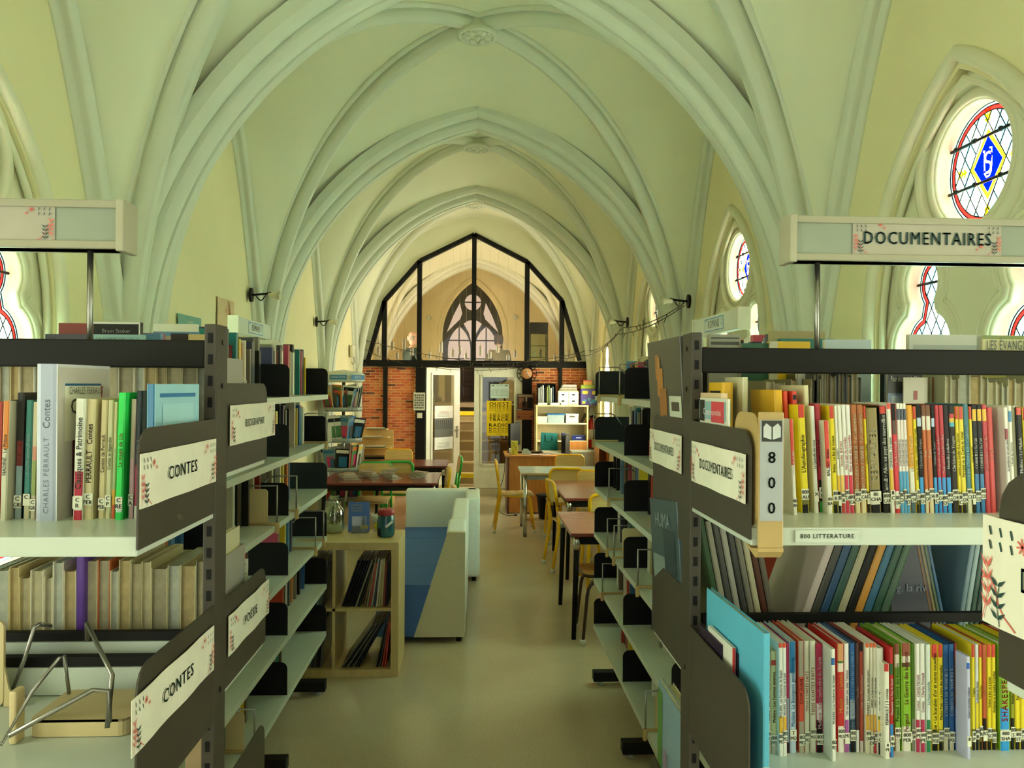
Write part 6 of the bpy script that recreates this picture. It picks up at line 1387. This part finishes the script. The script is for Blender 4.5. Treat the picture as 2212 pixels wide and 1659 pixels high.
# framed sepia picture and orange typewriter picture beside the door
po, w_, h, m = poster('picture', 1117, 1152, 851, 883, YP, '4c2c20', 'sepia picture of figures on the post right of the doors', 'picture', off=.075)
for i, (x0, x1, z0, z1, cc) in enumerate(((-.45, .45, .3, .45, 'a89080'), (-.4, -.1, -.1, .25, '9c6c54'), (0, .1, 0, .3, 'b09c90'), (.1, .42, -.45, .2, '181010'), (-.42, -.2, -.45, -.1, '8c4c34'), (-.2, .0, -.4, .0, '2c1c18'))): MB().box(x0 * w_, x1 * w_, -.0012 - .0002 * i, 0, z0 * h, z1 * h).build('print', M(cc, .5), po)
po, w_, h, m = poster('picture', 1115, 1152, 886, 906, YP, 'a8623c', 'orange case shaped picture below the sepia one', 'picture', off=.075)
MB().box(-w_ * .45, w_ * .45, -.012, 0, -h * .1, h * .4).build('case_front', M('b86c3c', .5), po); b = MB(); [poly2(b, arc(s * w_ * .36, -h * .2, h * .1, 0, 360, 10)[:-1]) for s in (-1, 1)]; line2(b, [(-w_ * .4, h * .1), (w_ * .4, h * .1)], h * .04); b.build('fittings', M('5c2c1c', .5), po).matrix_local = m @ Matrix.Translation((0, 0, .012))
cp = PY(1137, 807, YP); ck = thing('clock', 'round skeleton wall clock with a wooden centre over the right post', 'clock', (cp.x, YP - .09, cp.z))
ckm = frame((0, 0, 0), (1, 0, 0), (0, 0, 1)); rr = 21 * YP / F
b = MB(); b.tube([(rr * cos(t * pi / 18), 0, rr * sin(t * pi / 18)) for t in range(36)], .006, 6, closed=True); b.tube([(rr * .62 * cos(t * pi / 18), 0, rr * .62 * sin(t * pi / 18)) for t in range(36)], .004, 6, closed=True); b.build('ring', BLACK, ck)
b = MB()
for i in range(12):
    a = i * pi / 6
    for da in (-.07, 0, .07): b.tube([(rr * .63 * cos(a + da), 0, rr * .63 * sin(a + da)), (rr * .97 * cos(a + da), 0, rr * .97 * sin(a + da))], .0032, 4)
b.build('numerals', BLACK, ck)
MB().lathe([(.0, .008), (rr * .53, .008), (rr * .55, 0), (rr * .53, -.008), (.0, -.008)], 28, ckm).build('dial', wood('c08854', 'b07844', .5), ck)
MB().tube([(0, -.014, 0), (.012, -.014, rr * .42)], .004, 5).build('hand', WHITE, ck); MB().tube([(0, -.015, 0), (rr * .38, -.015, -rr * .4)], .0035, 5).build('hand', WHITE, ck); MB().box(-.02, .02, .0, .035, -.02, .02).build('hanger', BLACK, ck)
rt = PY(754, 752, 12.0); ro = thing('wifi_box', 'small white device box on the wall left of the glass gable', 'device', (-1.86, 11.6, 2.25)); MB().bbox(0, .05, -.12, .12, -.09, .09, .015).build('case', M('d8d4b8', .4), ro); MB().tube([(.03, .05, -.09), (.04, .12, -.16), (.03, .0, -.20), (.02, -.06, -.16)], .005).build('cord', M('8c8468', .5), ro)
# posters on the left wall
def wallposter(px0, px1, py0, py1, col, label, X=-1.868):
    a = PX(px0, py0, X); c = PX(px1, py1, X); o = thing('poster', label, 'poster', (X, (a.y + c.y) / 2, (a.z + c.z) / 2)); w_ = abs(c.y - a.y); h = abs(a.z - c.z)
    MB().box(-.001, .001, -w_ / 2, w_ / 2, -h / 2, h / 2).build('sheet', M(col, .5), o); return o, w_, h, frame((.002, 0, 0), (0, 1, 0), (0, 0, 1))
po, w_, h, m = wallposter(384, 434, 676, 740, '5c9c90', 'teal poster with pale lettering on the left wall')
put_text('SIMPLE', po, m @ Matrix.Translation((0, -h * .02, 0)), h * .2, M('c8d4b4', .5), maxw=w_ * .9, bold=.01); put_text('COMME', po, m @ Matrix.Translation((0, h * .22, 0)), h * .12, M('c8d4b4', .5), maxw=w_ * .6)
po, w_, h, m = wallposter(470, 505, 640, 745, 'ccb488', 'tan paper poster with faint orange marks on the left wall')
b = MB(); [star2(b, (random.uniform(-w_ * .4, w_ * .4), random.uniform(-h * .4, h * .4)), .03) for i in range(9)]; b.build('print', M('c08858', .6), po).matrix_local = m
# small wall posters above the left row
# ---- wall lamps on black arms
def lamp(x, y, z, sg, label, cord=False):
    o = thing('wall_lamp', label, 'lamp', (x, y, z), 0, 'wall lamps on black arms')
    MB().prism([(a * 1.0, c * 1.3) for a, c in arc(0, 0, .045, 0, 360, 16)[:-1]], *sorted((0, sg * .02)), 'x').build('wall_plate', BLACK, o)
    MB().tube([(sg * .02, 0, .0), (sg * .13, 0, .01), (sg * .17, 0, .02)], .009).tube(tube_path([(sg * .05, 0, -.01), (sg * .09, 0, -.055), (sg * .13, 0, -.0)], .03), .005).build('arm', BLACK, o)
    MB().lathe([(.018, .0), (.02, .02), (.024, .05), (.038, .09), (.042, .095), (.020, .04), (.0, .03)], 18, frame((sg * .16, 0, .0), (0, 1, 0), (-sg * .0, 0, 1)) if False else Matrix.Translation((sg * .15, 0, .0)) @ Matrix.Rotation(rad(90 * sg), 4, 'Y')).build('shade', M('dcd8b8', .4), o)
    MB().ball((sg * .225, 0, 0), .018, 12, 8).build('bulb', M('e4e0cc', .2), o)
for px, py, X, sg, lb in ((540, 637, -1.86, 1, 'black armed wall lamp on the second left pier'), (682, 695, -1.86, 1, 'black armed wall lamp on the third left pier'), (1490, 651, 1.80, -1, 'black armed wall lamp with lights strung from it, second right pier'), (1357, 696, 1.78, -1, 'black armed wall lamp with lights strung from it, third right pier')):
    v = PX(px, py, X); lamp(X, v.y, v.z, sg, lb)
# ---- string lights
def wire(name, pts, label, n=14, bulbs=14):
    P = []
    for i in range(len(pts) - 1):
        a, c = Vector(pts[i]), Vector(pts[i + 1])
        for k in range(n): t = k / n; P.append(a.lerp(c, t) + Vector((0, 0, -.06 * 4 * t * (1 - t) * (a - c).length / 3)))
    P.append(Vector(pts[-1])); o = thing(name, label, 'lights', P[0]); Q = [p - P[0] for p in P]
    MB().tube(Q, .0045, 5).build('cord', M('3c3420', .6), o)
    for i in range(bulbs):
        j = int((i + .5) * (len(Q) - 1) / bulbs); MB().tube([Q[j], Q[j] + Vector((.015 * (-1) ** i, 0, (-.045 if i % 3 else .045)))], [.005, .003], 5).build('bulb', M('5c5434', .4), o)
    return o
L2 = PX(1478, 655, 1.62); L3 = PX(1345, 702, 1.62)
wire('string_lights', [(L2.x, L2.y, L2.z), (L3.x, L3.y, L3.z - .03), tuple(PY(1270, 757, 12.1)), tuple(PY(1150, 780, 12.12)), tuple(PY(1000, 783, 12.12))], 'upper string of tiny lights from the right wall lamps to the black beam', bulbs=24)
wire('string_lights', [(L2.x, L2.y, L2.z - .02), (L3.x - .05, L3.y, L3.z - .10), tuple(PY(1255, 768, 12.1)), tuple(PY(1120, 790, 12.12)), tuple(PY(940, 786, 12.12))], 'lower string of tiny lights hanging from right wall lamps to the beam', bulbs=24)
wire('string_lights', [tuple(PY(744, 721, 12.1)), tuple(PY(830, 745, 12.12)), tuple(PY(935, 768, 12.12)), tuple(PY(1030, 780, 12.12))], 'string of tiny lights across the left half of the glass gable, upper', bulbs=12)
wire('string_lights', [tuple(PY(746, 722, 12.1)), tuple(PY(800, 762, 12.12)), tuple(PY(870, 785, 12.12))], 'string of tiny lights across the left half of the glass gable, lower', bulbs=7)
wire('string_lights', [tuple(PY(700, 787, 12.1)), tuple(PY(790, 789, 12.1)), tuple(PY(930, 793, 12.12)), tuple(PY(1030, 800, 12.12)), tuple(PY(1140, 792, 12.12))], 'string of tiny lights along the black beam over the doors', bulbs=14)
# ---- hanging white candles behind the glass
cands = [(818, 748, 762), (848, 736, 756), (873, 728, 758), (890, 750, 768), (858, 759, 776), (928, 757, 775), (953, 736, 762), (978, 753, 771), (993, 745, 766), (1007, 760, 776), (1038, 746, 768), (1058, 757, 775), (1075, 742, 762), (1097, 765, 778), (1113, 755, 772), (1199, 764, 780), (1227, 756, 773)]
for i, (px, ya, yb) in enumerate(cands):
    a = PY(px, ya + 3, 12.36); c = PY(px, yb, 12.36)
    o = thing('hanging_candle', 'white candle on a thread behind the gable glass, %s from left' % ordw(i + 1), 'candle', (a.x, 12.36, c.z), 0, 'hanging candles')
    hh = a.z - c.z; MB().lathe([(.0, 0), (.024, 0), (.026, .004), (.026, hh), (.02, hh + .003), (.0, hh - .002)], 14).build('wax', M('e8e4d4', .5), o)
    MB().lathe([(.0, hh), (.008, hh + .012), (.006, hh + .028), (.0, hh + .042)], 10).build('flame', M('e0a050', .4), o)
    zt_ = 2.2
    for k in range(6):
        (xa, za), (xb, zb_) = top[k], top[k + 1]
        if xa <= a.x <= xb: zt_ = za + (zb_ - za) * (a.x - xa) / (xb - xa)
    MB().tube([(0, 0, hh + .04), (0, 0, zt_ - c.z - .02), (0, -.30, zt_ - c.z - .03)], .0012, 4).build('thread', M('b8b098', .6), o)
# round smoke detectors / spots on the end wall
for px, lb in ((926, 'small white round device left of the end window'), (1114, 'small white round device right of the end window')):
    v = PY(px, 686, YEND); o = thing('wall_spot', lb, 'device', (v.x, YEND - .001, v.z)); MB().lathe([(.05, 0), (.05, .03), (.035, .06), (.0, .065)], 16, Matrix.Rotation(rad(90), 4, 'X')).build('dome', WHITE, o); MB().lathe([(.06, 0), (.06, .008), (.0, .009)], 16, Matrix.Rotation(rad(90), 4, 'X')).build('base', WHITE, o)
# glass cabinet behind the gable
gv = PY(1163, 700, 14.4); gc = thing('display_cabinet', 'tall glass display cabinet with a black top behind the gable', 'cabinet', (gv.x, 14.4, 1.42)); gh = gv.z - 1.42 + .02; gw = .17
MB().bbox(-gw, gw, -.17, .17, gh - .20, gh, .01).build('hood', BLACK, gc); MB().box(-gw, gw, -.17, .17, 0, .08).build('plinth', BLACK, gc)
for x in (-gw + .01, gw - .01):
    for y in (-.16, .16): MB().box(x - .008, x + .008, y - .008, y + .008, .08, gh - .2).build('post', BLACK, gc)
for z in (.35, .62, .86, 1.08): MB().box(-gw + .01, gw - .01, -.16, .16, z, z + .008).build('shelf', glassm('cce0d4', .6, key2='s'), gc)
for x in (-gw + .01, gw - .012): MB().box(x, x + .003, -.15, .15, .08, gh - .2).build('pane', glassm('e4ece4', .9, key2='s'), gc)
MB().box(-gw + .018, gw - .018, -.165, -.162, .08, gh - .2).build('pane', glassm('e4ece4', .9, key2='s'), gc)
for i, (x, z, c) in enumerate(((-.08, .869, 'c8ccb8'), (.05, .869, '8c7c6c'), (-.09, .629, '9cb0a8'), (.0, .629, 'c4c0ac'), (.09, .629, '54504c'), (-.06, .359, 'd0ccb8'), (.07, .359, '84807c'))):
    o = thing('figurine', '%s figurine in the glass cabinet, %s shelf, %s' % (cname(c), 'upper' if z > .8 else 'middle' if z > .5 else 'lower', ('left', 'right', 'left', 'centre', 'right', 'left', 'right')[i]), 'figurine', (gv.x + x, 14.38, 1.42 + z)); MB().lathe([(.03, 0), (.03, .01), (.014, .02), (.028, .07), (.018, .11), (.0, .12)], 12).build('body', M(c, .5), o); MB().ball((0, 0, .13), .018, 10, 8).build('head', M(c, .5), o)

# ================================================================== THE TWO PEOPLE BEHIND THE GLASS
def skin(name, pts, edges, rads, mat, parent, root=0, sub=2):
    me = bpy.data.meshes.new(name); me.from_pydata([Vector(p) for p in pts], edges, []); o = bpy.data.objects.new(name, me); C.objects.link(o)
    md = o.modifiers.new('s', 'SKIN'); md.use_smooth_shade = True
    for v, r in zip(me.skin_vertices[0].data, rads): v.radius = (r, r) if not isinstance(r, tuple) else r
    me.skin_vertices[0].data[root].use_root = True
    sb = o.modifiers.new('b', 'SUBSURF'); sb.levels = sub; sb.render_levels = sub
    dg = bpy.context.evaluated_depsgraph_get(); m2 = bpy.data.meshes.new_from_object(o.evaluated_get(dg)); bpy.data.objects.remove(o)
    m2.materials.clear(); m2.materials.append(mat); m2.polygons.foreach_set('use_smooth', [True] * len(m2.polygons))
    o = bpy.data.objects.new(name, m2); C.objects.link(o); o.parent = parent; return o
def person(loc, rz, label, shirt, trous, skinc, hair, bald):
    p = thing('person', label, 'person', loc, rz)     # seated, facing +y, origin on the floor below the hips
    SK = M(skinc, .55, var=.03)
    pts = [(0, 0, .50), (0, -.01, .68), (0, -.02, .86), (0, 0, .98), (0, .02, 1.06), (-.17, -.01, .955), (.17, -.01, .955), (-.24, .06, .73), (.24, .06, .73), (-.15, .30, .72), (.15, .30, .72), (-.10, .02, .48), (.10, .02, .48), (-.13, .44, .50), (.13, .44, .50), (-.13, .46, .10), (.13, .46, .10), (-.13, .58, .05), (.13, .58, .05), (-.11, .37, .715), (.11, .37, .715)]
    ed = [(0, 1), (1, 2), (2, 3), (3, 4), (2, 5), (2, 6), (5, 7), (6, 8), (7, 9), (8, 10), (0, 11), (0, 12), (11, 13), (12, 14), (13, 15), (14, 16), (15, 17), (16, 18), (9, 19), (10, 20)]
    rd = [.13, .135, (.16, .12), .065, .055, .075, .075, .05, .05, .034, .034, .10, .10, .07, .07, .045, .045, .04, .04, .035, .035]
    body = skin('body', pts, ed, rd, M(shirt, .8), p)
    body.data.materials.append(M(trous, .8)); body.data.materials.append(SK)
    for f in body.data.polygons:
        c = f.center
        if c.z < .56 and c.y > -.2: f.material_index = 1
        if c.z > 1.015 or (c.y > .29 and c.z > .62): f.material_index = 2
    hd_ = MB(); hd_.smooth = True
    prof2 = [(.0, -.125), (.04, -.12), (.062, -.09), (.072, -.04), (.078, .01), (.08, .05), (.070, .09), (.045, .115), (.0, .125)]
    hm = Matrix.Translation((0, .035, 1.185)) @ Matrix.Diagonal((.95, 1.18, 1, 1)); hd_.lathe(prof2, 18, hm)
    hd_.add([(-.014, .125, 1.15), (.014, .125, 1.15), (0, .150, 1.155), (0, .124, 1.205)], [(0, 1, 2), (0, 2, 3), (1, 3, 2)]); hd_.build('head', SK, p)
    for s in (1, -1):
        MB().ball((s * .030, .122, 1.20), .0065, 8, 6).build('eye', M('2c241c', .3), p); MB().ball((s * .077, .03, 1.18), .024, 10, 6, (.35, .7, 1.2)).build('ear', SK, p)
        hp = (s * .11, .37, .715); MB().bbox(-.036, .036, -.0, .085, -.014, .014, .01, Matrix.Translation(hp)).build('palm', SK, p)
        for k in range(4): L = (.06, .07, .066, .05)[k]; MB().tube([(hp[0] + s * (-.027 + k * .018), hp[1] + .08, hp[2]), (hp[0] + s * (-.028 + k * .018), hp[1] + .08 + L * .5, hp[2] + .004), (hp[0] + s * (-.028 + k * .018), hp[1] + .08 + L * .9, hp[2] - .012)], [.0085, .0075, .006], 6).build('finger', SK, p)
        MB().tube([(hp[0] - s * .032, hp[1] + .02, hp[2]), (hp[0] - s * .055, hp[1] + .05, hp[2] - .004), (hp[0] - s * .052, hp[1] + .078, hp[2] - .012)], [.010, .009, .007], 6).build('thumb', SK, p)
    MB().box(-.022, .022, .118, .122, 1.118, 1.124).build('mouth', M('7c4438', .5), p)
    if bald:
        b = MB(); b.lathe([(.080, -.02), (.0815, .02), (.082, .055), (.078, .06)], 18, Matrix.Translation((0, .004, 1.165)) @ Matrix.Diagonal((.965, 1.02, 1, 1))); b.build('hair', M(hair, .9), p)
    else:
        b = MB(); b.lathe([(.076, -.07), (.088, -.02), (.092, .04), (.085, .09), (.055, .125), (.0, .138)], 18, Matrix.Translation((0, .018, 1.185)) @ Matrix.Diagonal((.97, 1.1, 1, 1))); b.build('hair', M(hair, .9, bump=.3, scale=60), p)
    return p
v1 = PY(889, 735, 14.2); v2 = PY(1078, 742, 14.6)
person((v1.x, 14.2, 1.421), rad(-55), 'bald man in a dark green shirt sitting side-on behind the gable glass', '1e2822', '2c2c34', 'b8907c', '8c8478', True)
person((v2.x, 14.62, 1.421), rad(20), 'brown haired person in an olive top sitting back to us behind glass', '6c6440', '34343c', 'b48c74', '443424', False)
def stool2(x, y, label):
    o = thing('office_stool', label, 'stool', (x, y, 1.42)); MB().lathe([(.15, .31), (.16, .33), (.15, .35), (.0, .352)], 20).build('seat', BLACK, o)
    for a in (.7, 2.3, 3.9, 5.4): MB().tube([(.08 * cos(a), .08 * sin(a), .37), (.18 * cos(a), .18 * sin(a), 0)], .012).build('leg', DARK, o)
stool2(v1.x, 14.2, 'black stool under the bald man'); stool2(v2.x, 14.62, 'black stool under the brown haired person')
tb_ = thing('table', 'pale work table between the two seated people', 'table', ((v1.x + v2.x) / 2 + .1, 15.38, 1.42)); MB().bbox(-.55, .45, -.3, .3, .70, .73, .004).build('tabletop', M('c8bc94', .5), tb_)
for x in (-.5, .4):
    for y in (-.25, .25): MB().box(x - .02, x + .02, y - .02, y + .02, 0, .70).build('leg', DARK, tb_)
